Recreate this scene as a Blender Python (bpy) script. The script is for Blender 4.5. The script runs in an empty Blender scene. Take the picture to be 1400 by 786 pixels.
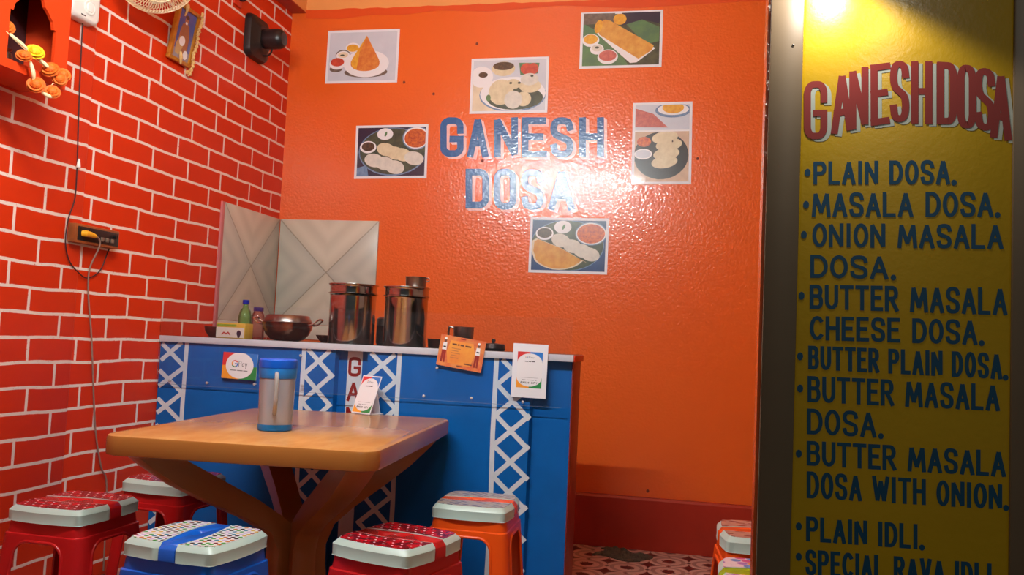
import bpy, bmesh, math, random
from mathutils import Vector, Matrix
random.seed(7)
SC = bpy.context.scene
COL = SC.collection
PI = math.pi

# ------------------------------------------------------------------ camera, world, lights, exposure
cam_d = bpy.data.cameras.new('camera'); cam = bpy.data.objects.new('camera', cam_d); COL.objects.link(cam)
RM = ((0.97864034, -0.03213021, 0.20305352), (0.20044900, -0.07015715, -0.97718891 * -1 * -1), (0.04564294, 0.99701837, -0.06221815))
M = Matrix(RM).to_4x4(); M.translation = Vector((2.36, -4.59, 1.05))
cam.matrix_world = M
cam_d.sensor_width = 36.0; cam_d.lens = 1170.0 / 1400.0 * 36.0; cam_d.clip_start = 0.02
SC.camera = cam
SC.view_settings.view_transform = 'Standard'; SC.view_settings.look = 'None'
SC.view_settings.gamma = 1.0; SC.view_settings.use_curve_mapping = False
SC.view_settings.exposure = 0.0
SC.cycles.max_bounces = 8; SC.cycles.transparent_max_bounces = 12
SC.cycles.sample_clamp_indirect = 4.0

W = bpy.data.worlds.new('night_street'); SC.world = W; W.use_nodes = True
W.node_tree.nodes['Background'].inputs[0].default_value = (0.80, 0.92, 0.86, 1)
W.node_tree.nodes['Background'].inputs[1].default_value = 0.04

TUBE_STRENGTH = 385.0
TUBE_X, TUBE_Y, TUBE_Z, TUBE_L = 1.27, -2.75, 2.46, 1.3
LAMP = Vector((2.548, -3.372, 1.612))
LAMP_POWER = 2.7
sp = bpy.data.lights.new('wall_lamp_beam', 'SPOT'); sp.energy = LAMP_POWER; sp.color = (1.0, 0.97, 0.88)
sp.spot_size = math.radians(160); sp.spot_blend = 0.10; sp.shadow_soft_size = 0.022
so = bpy.data.objects.new('wall_lamp_beam', sp); COL.objects.link(so); so.location = LAMP; so.rotation_euler = (0, math.radians(18), 0)   # tipped toward the post
# added fill light behind and above the camera, brightens the dim pillar front
sl = bpy.data.lights.new('front_fill_light', 'AREA'); sl.energy = 15.0; sl.color = (1.0, 0.93, 0.80); sl.shape = 'DISK'; sl.size = 0.6
slo = bpy.data.objects.new('front_fill_light', sl); COL.objects.link(slo); slo.location = (3.3, -7.6, 3.3)
slo.rotation_euler = (Vector((2.5, -3.3, 1.0)) - slo.location).to_track_quat('-Z', 'Y').to_euler()

# ------------------------------------------------------------------ materials
def lin(c):
    return tuple(((v / 255.0) / 12.92 if v / 255.0 <= 0.04045 else ((v / 255.0 + 0.055) / 1.055) ** 2.4) for v in c)
MATS = {}
def nd(nt, t, **kw):
    n = nt.nodes.new(t)
    for k, v in kw.items(): setattr(n, k, v)
    return n
def math_n(nt, op, a, b=None, c=None):
    n = nt.nodes.new('ShaderNodeMath'); n.operation = op
    for i, v in enumerate((a, b, c)):
        if v is None: continue
        if isinstance(v, (int, float)): n.inputs[i].default_value = v
        else: nt.links.new(v, n.inputs[i])
    return n.outputs[0]
def mix_c(nt, f, a, b):
    n = nt.nodes.new('ShaderNodeMix'); n.data_type = 'RGBA'
    for s, v in ((n.inputs['Factor'], f), (n.inputs[6], a), (n.inputs[7], b)):
        if isinstance(v, (int, float)): s.default_value = v
        elif isinstance(v, tuple): s.default_value = (*v, 1) if len(v) == 3 else v
        else: nt.links.new(v, s)
    return n.outputs[2]
def base_mat(name):
    m = bpy.data.materials.new(name); m.use_nodes = True
    nt = m.node_tree; return m, nt, nt.nodes['Principled BSDF']
def coords(nt, kind='Object'):
    return nt.nodes.new('ShaderNodeTexCoord').outputs[kind]
def noise(nt, vec, scale, detail=2.0, rough=0.5):
    n = nd(nt, 'ShaderNodeTexNoise'); n.inputs['Scale'].default_value = scale
    n.inputs['Detail'].default_value = detail; n.inputs['Roughness'].default_value = rough
    if vec is not None: nt.links.new(vec, n.inputs['Vector'])
    return n
def bump(nt, p, height, strength, dist):
    b = nd(nt, 'ShaderNodeBump'); b.inputs['Strength'].default_value = strength; b.inputs['Distance'].default_value = dist
    nt.links.new(height, b.inputs['Height']); nt.links.new(b.outputs[0], p.inputs['Normal']); return b
def mat(name, rgb, rough=0.5, metal=0.0, coat=0.0, var=0.0, vscale=8.0, bscale=0.0, bstr=0.0, bdist=0.002, spec=0.5, rgb2=None):
    if name in MATS: return MATS[name]
    m, nt, p = base_mat(name); c = lin(rgb)
    p.inputs['Base Color'].default_value = (*c, 1); p.inputs['Roughness'].default_value = rough
    p.inputs['Metallic'].default_value = metal; p.inputs['Coat Weight'].default_value = coat
    p.inputs['Coat Roughness'].default_value = 0.08; p.inputs['Specular IOR Level'].default_value = spec
    tc = coords(nt)
    if var > 0 or rgb2:
        n = noise(nt, tc, vscale, 4.0, 0.6)
        c2 = lin(rgb2) if rgb2 else tuple(v * (1 - var) for v in c)
        r = nd(nt, 'ShaderNodeMapRange'); r.inputs[1].default_value = 0.35; r.inputs[2].default_value = 0.65
        nt.links.new(n.outputs['Fac'], r.inputs[0])
        nt.links.new(mix_c(nt, r.outputs[0], c, c2), p.inputs['Base Color'])
    if bscale > 0:
        n = noise(nt, tc, bscale, 3.0, 0.55); bump(nt, p, n.outputs['Fac'], bstr, bdist)
    MATS[name] = m; return m
def emit(name, rgb, s):
    m = bpy.data.materials.new(name); m.use_nodes = True; nt = m.node_tree; nt.nodes.clear()
    e = nd(nt, 'ShaderNodeEmission'); e.inputs[0].default_value = (*rgb, 1); e.inputs[1].default_value = s
    o = nd(nt, 'ShaderNodeOutputMaterial'); nt.links.new(e.outputs[0], o.inputs[0]); return m
def clear_mat(name, tint, rgb, cloud, rough=0.05, ior=1.45):
    """see-through plastic: clear transmission, a little milky body colour and a gloss"""
    m = bpy.data.materials.new(name); m.use_nodes = True; nt = m.node_tree; nt.nodes.clear()
    t = nd(nt, 'ShaderNodeBsdfTransparent'); t.inputs[0].default_value = (*tint, 1)
    d = nd(nt, 'ShaderNodeBsdfDiffuse'); d.inputs[0].default_value = (*lin(rgb), 1)
    g = nd(nt, 'ShaderNodeBsdfGlossy'); g.inputs[0].default_value = (1, 1, 1, 1); g.inputs['Roughness'].default_value = rough
    fr = nd(nt, 'ShaderNodeFresnel'); fr.inputs[0].default_value = ior
    m1 = nd(nt, 'ShaderNodeMixShader'); m1.inputs[0].default_value = cloud
    nt.links.new(t.outputs[0], m1.inputs[1]); nt.links.new(d.outputs[0], m1.inputs[2])
    m2 = nd(nt, 'ShaderNodeMixShader'); nt.links.new(fr.outputs[0], m2.inputs[0])
    nt.links.new(m1.outputs[0], m2.inputs[1]); nt.links.new(g.outputs[0], m2.inputs[2])
    o = nd(nt, 'ShaderNodeOutputMaterial'); nt.links.new(m2.outputs[0], o.inputs[0]); return m

def brick_mat():
    m, nt, p = base_mat('red_painted_brick')
    pos = nd(nt, 'ShaderNodeNewGeometry').outputs['Position']
    sx = nd(nt, 'ShaderNodeSeparateXYZ'); nt.links.new(pos, sx.inputs[0])
    y, z = sx.outputs[1], sx.outputs[2]
    nA = noise(nt, pos, 3.5, 2.0); nB = noise(nt, pos, 38.0, 3.0, 0.65); nC = noise(nt, pos, 90.0, 2.0)
    w1 = math_n(nt, 'MULTIPLY', math_n(nt, 'SUBTRACT', nA.outputs['Fac'], 0.5), 0.022)
    z = math_n(nt, 'ADD', z, w1)
    k1 = math_n(nt, 'DIVIDE', math_n(nt, 'SUBTRACT', z, 0.337), 0.092)
    k2 = math_n(nt, 'ADD', math_n(nt, 'DIVIDE', math_n(nt, 'SUBTRACT', z, 1.257), 0.0965), 10.0)
    k = math_n(nt, 'MINIMUM', k1, k2)
    row = math_n(nt, 'FLOOR', k); fk = math_n(nt, 'SUBTRACT', k, row)
    wn = nd(nt, 'ShaderNodeTexWhiteNoise', noise_dimensions='1D'); nt.links.new(row, wn.inputs['W'])
    jit = math_n(nt, 'MULTIPLY', math_n(nt, 'SUBTRACT', wn.outputs['Value'], 0.5), 0.05)
    odd = math_n(nt, 'FLOORED_MODULO', row, 2.0)
    off = math_n(nt, 'SUBTRACT', 1.604, math_n(nt, 'MULTIPLY', odd, 0.139))
    u = math_n(nt, 'DIVIDE', math_n(nt, 'ADD', math_n(nt, 'ADD', y, off), jit), 0.277)
    col = math_n(nt, 'FLOOR', math_n(nt, 'ADD', u, 0.5))
    wv = nd(nt, 'ShaderNodeCombineXYZ'); nt.links.new(row, wv.inputs[0]); nt.links.new(col, wv.inputs[1])
    w2 = nd(nt, 'ShaderNodeTexWhiteNoise', noise_dimensions='2D'); nt.links.new(wv.outputs[0], w2.inputs['Vector'])
    u = math_n(nt, 'ADD', u, math_n(nt, 'MULTIPLY', math_n(nt, 'SUBTRACT', w2.outputs['Value'], 0.5), 0.13))
    du = math_n(nt, 'MULTIPLY', math_n(nt, 'PINGPONG', u, 0.5), 0.277)
    dk = math_n(nt, 'MULTIPLY', math_n(nt, 'PINGPONG', k, 0.5), 0.094)
    d = math_n(nt, 'MINIMUM', math_n(nt, 'ADD', du, -0.0004), dk)
    wob = math_n(nt, 'MULTIPLY', math_n(nt, 'SUBTRACT', nB.outputs['Fac'], 0.5), 0.0035)
    d = math_n(nt, 'ADD', d, wob)
    r = nd(nt, 'ShaderNodeMapRange'); r.inputs[1].default_value = 0.0052; r.inputs[2].default_value = 0.0068
    r.inputs[3].default_value = 1.0; r.inputs[4].default_value = 0.0; nt.links.new(d, r.inputs[0])
    br = nd(nt, 'ShaderNodeMapRange'); br.inputs[1].default_value = 0.20; br.inputs[2].default_value = 0.36
    nt.links.new(nC.outputs['Fac'], br.inputs[0])
    line = math_n(nt, 'MULTIPLY', r.outputs[0], br.outputs[0])
    red = mix_c(nt, nA.outputs['Fac'], lin((220, 56, 12)), lin((206, 46, 9)))
    nt.links.new(mix_c(nt, line, red, lin((242, 222, 210))), p.inputs['Base Color'])
    p.inputs['Roughness'].default_value = 0.36; p.inputs['Specular IOR Level'].default_value = 0.25
    h = math_n(nt, 'ADD', math_n(nt, 'MULTIPLY', nB.outputs['Fac'], 0.5), math_n(nt, 'MULTIPLY', line, 0.5))
    bump(nt, p, h, 0.25, 0.002); return m
def orange_mat():
    m, nt, p = base_mat('orange_gloss_paint')
    pos = nd(nt, 'ShaderNodeNewGeometry').outputs['Position']
    n1 = noise(nt, pos, 1.4, 3.0); n2 = noise(nt, pos, 70.0, 2.5, 0.45); n3 = noise(nt, pos, 14.0, 2.0)
    nt.links.new(mix_c(nt, n1.outputs['Fac'], lin((236, 104, 34)), lin((228, 94, 30))), p.inputs['Base Color'])
    p.inputs['Roughness'].default_value = 0.30; p.inputs['Specular IOR Level'].default_value = 0.35; p.inputs['Coat Weight'].default_value = 0.95; p.inputs['Coat Roughness'].default_value = 0.025
    h = math_n(nt, 'ADD', n2.outputs['Fac'], math_n(nt, 'MULTIPLY', n3.outputs['Fac'], 0.5))
    b = bump(nt, p, h, 0.75, 0.0022); nt.links.new(b.outputs[0], p.inputs['Coat Normal']); return m
def peach_mat():
    return mat('peach_paint', (240, 160, 88), 0.5, var=0.08, vscale=3)
def yellow_mat():
    m, nt, p = base_mat('yellow_gloss_paint')
    pos = nd(nt, 'ShaderNodeNewGeometry').outputs['Position']
    n2 = noise(nt, pos, 95.0, 3.0, 0.6); n3 = noise(nt, pos, 22.0, 3.0, 0.55); n1 = noise(nt, pos, 5.0, 3.0)
    nt.links.new(mix_c(nt, n1.outputs['Fac'], lin((234, 186, 16)), lin((222, 172, 12))), p.inputs['Base Color'])
    p.inputs['Roughness'].default_value = 0.34; p.inputs['Coat Weight'].default_value = 0.3; p.inputs['Coat Roughness'].default_value = 0.16
    h = math_n(nt, 'ADD', n2.outputs['Fac'], math_n(nt, 'MULTIPLY', n3.outputs['Fac'], 1.2))
    b = bump(nt, p, h, 0.3, 0.0010); nt.links.new(b.outputs[0], p.inputs['Coat Normal']); return m
def floor_mat():
    m, nt, p = base_mat('patterned_floor_tile')
    pos = nd(nt, 'ShaderNodeNewGeometry').outputs['Position']
    mp = nd(nt, 'ShaderNodeMapping'); nt.links.new(pos, mp.inputs[0])
    mp.inputs['Location'].default_value = (0.02, 0.13, 0); mp.inputs['Scale'].default_value = (5.2, 5.2, 1)
    sx = nd(nt, 'ShaderNodeSeparateXYZ'); nt.links.new(mp.outputs[0], sx.inputs[0])
    ax = math_n(nt, 'PINGPONG', sx.outputs[0], 0.5); ay = math_n(nt, 'PINGPONG', sx.outputs[1], 0.5)
    bx = math_n(nt, 'SUBTRACT', 0.5, ax); by = math_n(nt, 'SUBTRACT', 0.5, ay)
    r0 = math_n(nt, 'SQRT', math_n(nt, 'ADD', math_n(nt, 'MULTIPLY', ax, ax), math_n(nt, 'MULTIPLY', ay, ay)))
    dm = math_n(nt, 'ADD', math_n(nt, 'SQRT', bx), math_n(nt, 'SQRT', by))
    ds = math_n(nt, 'ADD', ax, by); ds2 = math_n(nt, 'ADD', bx, ay)
    n = noise(nt, pos, 60.0, 4.0, 0.7)
    rn = math_n(nt, 'ADD', r0, math_n(nt, 'MULTIPLY', math_n(nt, 'SUBTRACT', n.outputs['Fac'], 0.5), 0.35))
    cream, grey, maroon = lin((204, 166, 152)), lin((160, 122, 110)), lin((92, 32, 28))
    c = mix_c(nt, math_n(nt, 'LESS_THAN', math_n(nt, 'ABSOLUTE', math_n(nt, 'SUBTRACT', r0, 0.37)), 0.055), cream, grey)
    c = mix_c(nt, math_n(nt, 'LESS_THAN', rn, 0.17), c, maroon)
    c = mix_c(nt, math_n(nt, 'LESS_THAN', dm, 0.66), c, maroon)
    c = mix_c(nt, math_n(nt, 'LESS_THAN', math_n(nt, 'MINIMUM', ds, ds2), 0.075), c, maroon)
    nt.links.new(c, p.inputs['Base Color']); p.inputs['Roughness'].default_value = 0.3; return m
def tile_mat():
    m, nt, p = base_mat('book_matched_marble_tile')
    tc = coords(nt); sx = nd(nt, 'ShaderNodeSeparateXYZ'); nt.links.new(tc, sx.inputs[0])
    a = math_n(nt, 'ABSOLUTE', math_n(nt, 'SUBTRACT', sx.outputs[0], 0.0)); b = math_n(nt, 'ABSOLUTE', sx.outputs[2])
    cv = nd(nt, 'ShaderNodeCombineXYZ'); nt.links.new(a, cv.inputs[0]); nt.links.new(b, cv.inputs[1])
    n = noise(nt, cv.outputs[0], 5.0, 5.0, 0.6)
    df = math_n(nt, 'SUBTRACT', a, b)
    dd = math_n(nt, 'ABSOLUTE', math_n(nt, 'ADD', df, math_n(nt, 'MULTIPLY', math_n(nt, 'SUBTRACT', n.outputs['Fac'], 0.5), 0.012)))
    v = nd(nt, 'ShaderNodeMapRange'); v.inputs[1].default_value = 0.001; v.inputs[2].default_value = 0.007
    v.inputs[3].default_value = 0.75; v.inputs[4].default_value = 0.0; nt.links.new(dd, v.inputs[0])
    wv = nd(nt, 'ShaderNodeTexWave', wave_type='BANDS', bands_direction='DIAGONAL'); nt.links.new(cv.outputs[0], wv.inputs['Vector'])
    # veins run along the diagonals
    rot = nd(nt, 'ShaderNodeCombineXYZ'); nt.links.new(df, rot.inputs[0])
    nt.links.new(rot.outputs[0], wv.inputs['Vector'])
    wv.inputs['Scale'].default_value = 4.2; wv.inputs['Distortion'].default_value = 3.0; wv.inputs['Detail'].default_value = 3.0
    side = math_n(nt, 'GREATER_THAN', df, 0.0)
    c0 = mix_c(nt, wv.outputs['Fac'], lin((196, 186, 168)), lin((208, 198, 180)))
    c1 = mix_c(nt, wv.outputs['Fac'], lin((182, 178, 166)), lin((196, 190, 176)))
    c = mix_c(nt, side, c0, c1)
    c = mix_c(nt, v.outputs[0], c, lin((132, 120, 102)))
    nt.links.new(c, p.inputs['Base Color']); p.inputs['Roughness'].default_value = 0.28; return m
def wood_plastic():
    m, nt, p = base_mat('tan_wood_effect_plastic')
    tc = coords(nt); mp = nd(nt, 'ShaderNodeMapping'); nt.links.new(tc, mp.inputs[0])
    mp.inputs['Scale'].default_value = (6, 2.2, 3); mp.inputs['Rotation'].default_value = (0, 0, 0.5)
    n = noise(nt, mp.outputs[0], 1.6, 5.0, 0.62)
    r = nd(nt, 'ShaderNodeMapRange'); r.inputs[1].default_value = 0.4; r.inputs[2].default_value = 0.62
    nt.links.new(n.outputs['Fac'], r.inputs[0])
    nt.links.new(mix_c(nt, r.outputs[0], lin((196, 144, 84)), lin((184, 126, 68))), p.inputs['Base Color'])
    p.inputs['Roughness'].default_value = 0.22
    n2 = noise(nt, tc, 14.0, 2.0); bump(nt, p, n2.outputs['Fac'], 0.05, 0.001); return m
def dot_mat(name, kind):
    """printed seat papers"""
    m, nt, p = base_mat(name); tc = coords(nt)
    sx = nd(nt, 'ShaderNodeSeparateXYZ'); nt.links.new(tc, sx.inputs[0])
    x, y = sx.outputs[0], sx.outputs[1]
    S = {'multi': (0.019, 0.0175), 'berry': (0.030, 0.026), 'dash': (0.034, 0.016), 'floral': (0.040, 0.020), 'water': (0.03, 0.03)}[kind]
    v = math_n(nt, 'DIVIDE', y, S[1]); rv = math_n(nt, 'FLOOR', v)
    u = math_n(nt, 'ADD', math_n(nt, 'DIVIDE', x, S[0]), math_n(nt, 'MULTIPLY', math_n(nt, 'FLOORED_MODULO', rv, 2.0), 0.5))
    ru = math_n(nt, 'FLOOR', u)
    fu = math_n(nt, 'SUBTRACT', math_n(nt, 'SUBTRACT', u, ru), 0.5); fv = math_n(nt, 'SUBTRACT', math_n(nt, 'SUBTRACT', v, rv), 0.5)
    cc = nd(nt, 'ShaderNodeCombineXYZ'); nt.links.new(ru, cc.inputs[0]); nt.links.new(rv, cc.inputs[1])
    wn = nd(nt, 'ShaderNodeTexWhiteNoise', noise_dimensions='2D'); nt.links.new(cc.outputs[0], wn.inputs['Vector'])
    rp = nd(nt, 'ShaderNodeValToRGB'); rp.color_ramp.interpolation = 'CONSTANT'
    nt.links.new(wn.outputs['Value'], rp.inputs[0])
    def ramp(cols):
        e = rp.color_ramp.elements
        while len(e) > 1: e.remove(e[-1])
        e[0].position = 0; e[0].color = (*lin(cols[0]), 1)
        for i, c in enumerate(cols[1:], 1):
            q = e.new(i / len(cols)); q.color = (*lin(c), 1)
    def rad(kx, ky):
        a = math_n(nt, 'MULTIPLY', fu, kx); b = math_n(nt, 'MULTIPLY', fv, ky)
        return math_n(nt, 'SQRT', math_n(nt, 'ADD', math_n(nt, 'MULTIPLY', a, a), math_n(nt, 'MULTIPLY', b, b)))
    n = noise(nt, tc, 30.0, 4.0, 0.6)
    if kind == 'multi':
        ramp([(28, 24, 30), (150, 34, 50), (40, 120, 150), (70, 150, 60), (205, 165, 50), (35, 20, 40), (200, 175, 215), (190, 110, 40)])
        c = mix_c(nt, math_n(nt, 'LESS_THAN', rad(1, 1), 0.37), lin((226, 224, 222)), rp.outputs[0])
    elif kind == 'berry':
        ramp([(250, 235, 230)] * 2)
        r = nd(nt, 'ShaderNodeMapRange'); r.inputs[1].default_value = 0.38; r.inputs[2].default_value = 0.62; nt.links.new(n.outputs['Fac'], r.inputs[0])
        bg = mix_c(nt, r.outputs[0], lin((196, 24, 36)), lin((96, 12, 30)))
        c = mix_c(nt, math_n(nt, 'LESS_THAN', rad(1.15, 1), 0.13), bg, lin((244, 226, 220)))
    elif kind == 'dash':
        ramp([(58, 52, 62), (168, 140, 110), (112, 104, 110), (190, 170, 140), (70, 64, 80)])
        c = mix_c(nt, math_n(nt, 'LESS_THAN', rad(0.9, 1.5), 0.33), lin((176, 166, 160)), rp.outputs[0])
    elif kind == 'floral':
        ramp([(120, 60, 58), (200, 150, 120), (110, 52, 58), (190, 140, 120)])
        c = mix_c(nt, math_n(nt, 'LESS_THAN', rad(0.9, 1.3), 0.36), lin((186, 140, 128)), rp.outputs[0])
    else:
        ramp([(225, 150, 70), (90, 140, 200), (200, 90, 140), (230, 210, 215), (160, 120, 190), (235, 225, 225)])
        c = mix_c(nt, math_n(nt, 'LESS_THAN', rad(1, 1), 0.48), lin((222, 208, 212)), rp.outputs[0])
    nt.links.new(c, p.inputs['Base Color']); p.inputs['Roughness'].default_value = 0.22; return m

# ------------------------------------------------------------------ mesh helpers
def bm_new(): return bmesh.new()
def add_box(bm, lo, hi, bev=0.0, seg=2, mi=0):
    r = bmesh.ops.create_cube(bm, size=1.0)
    c = [(a + b) / 2 for a, b in zip(lo, hi)]; s = [b - a for a, b in zip(lo, hi)]
    for v in r['verts']: v.co = Vector((c[0] + v.co.x * s[0], c[1] + v.co.y * s[1], c[2] + v.co.z * s[2]))
    fs = set(f for v in r['verts'] for f in v.link_faces)
    if bev > 0:
        es = list(set(e for v in r['verts'] for e in v.link_edges))
        q = bmesh.ops.bevel(bm, geom=es, offset=bev, segments=seg, affect='EDGES', profile=0.5)
        fs = set(q['faces']) | set(f for f in fs if f.is_valid)
    for f in fs:
        if f.is_valid: f.material_index = mi
    return bm
def loft(bm, rings, cap0=True, cap1=True, closed=True, mi=0):
    vs = [[bm.verts.new(p) for p in r] for r in rings]; n = len(rings[0])
    for i in range(len(vs) - 1):
        for j in range(n if closed else n - 1):
            k = (j + 1) % n
            f = bm.faces.new((vs[i][j], vs[i][k], vs[i + 1][k], vs[i + 1][j])); f.material_index = mi
    if cap0: f = bm.faces.new(vs[0][::-1]); f.material_index = mi
    if cap1: f = bm.faces.new(vs[-1]); f.material_index = mi
    return vs
def add_lathe(bm, prof, c=(0, 0, 0), n=40, cap0=True, cap1=True, mi=0):
    loft(bm, [[(c[0] + r * math.cos(2 * PI * j / n), c[1] + r * math.sin(2 * PI * j / n), c[2] + z) for j in range(n)] for r, z in prof], cap0, cap1, True, mi)
    return bm
def add_tube(bm, pts, r, n=8, cap=True, mi=0):
    pts = [Vector(p) for p in pts]; rings = []
    ref = None
    for i, p in enumerate(pts):
        t = (pts[min(i + 1, len(pts) - 1)] - pts[max(i - 1, 0)])
        if t.length < 1e-9: t = Vector((0, 0, 1))
        t.normalize()
        if ref is None:
            ref = Vector((0, 0, 1)) if abs(t.z) < 0.9 else Vector((1, 0, 0))
        a = ref - t * ref.dot(t)
        if a.length < 1e-6: a = t.orthogonal()
        a.normalize(); b = t.cross(a); ref = a
        rr = r[i] if isinstance(r, (list, tuple)) else r
        rings.append([p + a * rr * math.cos(2 * PI * j / n) + b * rr * math.sin(2 * PI * j / n) for j in range(n)])
    loft(bm, rings, cap, cap, True, mi); return bm
def smooth_path(pts, k=6):
    pts = [Vector(p) for p in pts]; out = []
    for i in range(len(pts) - 1):
        p0, p1, p2, p3 = pts[max(i - 1, 0)], pts[i], pts[i + 1], pts[min(i + 2, len(pts) - 1)]
        for j in range(k):
            t = j / k
            out.append(0.5 * ((2 * p1) + (p2 - p0) * t + (2 * p0 - 5 * p1 + 4 * p2 - p3) * t * t + (3 * p1 - p0 - 3 * p2 + p3) * t ** 3))
    out.append(pts[-1]); return out
def add_prism(bm, poly, a, b, axis='z', mi=0):
    def P(p, h): return {'z': (p[0], p[1], h), 'y': (p[0], h, p[1]), 'x': (h, p[0], p[1])}[axis]
    loft(bm, [[P(p, a) for p in poly], [P(p, b) for p in poly]], mi=mi); return bm
def obj(name, bm, m, parent=None, smooth=True, local=False, angle=35, face=None):
    """links bm as one mesh object; verts in world metres unless local"""
    if face is None: bmesh.ops.recalc_face_normals(bm, faces=bm.faces)
    else:
        bm.normal_update(); d = Vector(face)
        for f in bm.faces:
            if f.normal.dot(d) < -0.5: f.normal_flip()
    me = bpy.data.meshes.new(name)
    if parent is not None and not local:
        bmesh.ops.transform(bm, matrix=parent.matrix_basis.inverted(), verts=bm.verts)
    bm.to_mesh(me); bm.free()
    for q in (m if isinstance(m, (list, tuple)) else [m]): me.materials.append(q)
    if smooth and len(me.polygons):
        me.polygons.foreach_set('use_smooth', [True] * len(me.polygons))
        me.set_sharp_from_angle(angle=math.radians(angle))
    o = bpy.data.objects.new(name, me); COL.objects.link(o)
    if parent is not None: o.parent = parent
    return o
def sub(o, part):
    o.parent = part; return o
def tag(o, label, cat, group=None):
    o['label'] = label; o['category'] = cat
    if group: o['group'] = group
    return o
def thing(name, label, cat, loc=(0, 0, 0), rot=(0, 0, 0), group=None):
    o = bpy.data.objects.new(name, None); COL.objects.link(o); o.empty_display_size = 0.05
    o.location = loc; o.rotation_euler = rot
    return tag(o, label, cat, group)
def struct(name, bm, m, **kw):
    o = obj(name, bm, m, **kw); o['kind'] = 'structure'; return o
def copy_thing(src, label, loc, rotz, swap=None):
    """swap: {material: material}"""
    bpy.context.view_layer.update(); r = src.copy(); COL.objects.link(r); r.location = loc; r.rotation_euler = (0, 0, rotz); r['label'] = label
    def fresh(ch, par):
        c = ch.copy(); COL.objects.link(c); c.parent = par
        if swap and ch.data.materials[0] in swap:
            c.data = ch.data.copy(); c.data.materials[0] = swap[ch.data.materials[0]]
        return c
    for ch in list(src.children):
        c = fresh(ch, r)
        for g in list(ch.children): fresh(g, c)
    return r

# ------------------------------------------------------------------ hand lettering (strokes painted flat on a surface)
def el(cx, cy, rx, ry, a0, a1, n=14):
    return [(cx + rx * math.cos(math.radians(a0 + (a1 - a0) * i / n)), cy + ry * math.sin(math.radians(a0 + (a1 - a0) * i / n))) for i in range(n + 1)]
Scurve = [(.97, .80), (.86, .95), (.5, 1), (.14, .95), (.02, .76), (.14, .59), (.5, .5), (.86, .41), (.98, .23), (.86, .05), (.5, 0), (.14, .05), (.03, .20)]
GL = {
 'A': [[(0, 0), (.5, 1), (1, 0)], [(.2, .32), (.8, .32)]],
 'B': [[(0, 0), (0, 1)], [(0, 1)] + el(.58, .77, .36, .23, 90, -90) + [(0, .54)], [(0, .54)] + el(.62, .27, .38, .27, 90, -90) + [(0, 0)]],
 'C': [el(.55, .5, .55, .5, 48, 312, 24)],
 'D': [[(0, 0), (0, 1)], [(0, 1)] + el(.4, .5, .6, .5, 90, -90, 20) + [(0, 0)]],
 'E': [[(0, 0), (0, 1)], [(0, 1), (.95, 1)], [(0, .52), (.8, .52)], [(0, 0), (1, 0)]],
 'G': [[(1, .70), (1, .80)] + el(.62, .82, .38, .18, 10, 90, 8) + el(.38, .82, .38, .18, 90, 180, 8) + el(.38, .18, .38, .18, 180, 270, 8) + el(.62, .18, .38, .18, 270, 360, 8) + [(1, .44)], [(.55, .44), (1, .44)]],
 'H': [[(0, 0), (0, 1)], [(1, 0), (1, 1)], [(0, .52), (1, .52)]],
 'I': [[(.5, 0), (.5, 1)]],
 'L': [[(0, 1), (0, 0), (.95, 0)]],
 'M': [[(0, 0), (.12, 1), (.5, .15), (.88, 1), (1, 0)]],
 'N': [[(0, 0), (0, 1), (1, 0), (1, 1)]],
 'O': [el(.5, .5, .5, .5, 0, 360, 32)],
 'P': [[(0, 0), (0, 1)], [(0, 1)] + el(.6, .74, .38, .26, 90, -90) + [(0, .48)]],
 'R': [[(0, 0), (0, 1)], [(0, 1)] + el(.58, .75, .36, .25, 90, -90) + [(0, .5)], [(.45, .5), (1, 0)]],
 'S': [None], 'T': [[(0, 1), (1, 1)], [(.5, 1), (.5, 0)]],
 'U': [[(0, 1), (0, .35)] + el(.5, .35, .5, .35, 180, 360, 16) + [(1, 1)]],
 'V': [[(0, 1), (.5, 0), (1, 1)]], 'W': [[(0, 1), (.25, 0), (.5, .85), (.75, 0), (1, 1)]],
 'Y': [[(0, 1), (.5, .5), (1, 1)], [(.5, .5), (.5, 0)]],
 '.': [[(.5, 0), (.5, .03)]],
 'a': [el(.45, .3, .45, .3, 20, 340, 18), [(.95, .62), (.95, 0)]],
 'y': [[(0, .62), (.5, 0)], [(1, .62), (.35, -.3)]],
}
GL['S'] = [[(p.x, p.y) for p in smooth_path([(x, y, 0) for x, y in Scurve], 4)]]
GL['oO'] = [el(.6, .80, .4, .2, 0, 90, 8) + el(.4, .80, .4, .2, 90, 180, 8) + el(.4, .2, .4, .2, 180, 270, 8) + el(.6, .2, .4, .2, 270, 360, 8) + [(1, .80)]]       # block O
GL['oD'] = [[(0, 0), (0, 1)] + el(.6, .80, .4, .2, 90, 0, 9) + el(.6, .2, .4, .2, 0, -90, 9) + [(0, 0)]]
ADV = {'I': .42, 'M': 1.3, 'W': 1.35, ' ': .55, '.': .3, 'a': .85, 'y': .85, 'L': .9, 'E': .9}
_lay = [0]
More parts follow.
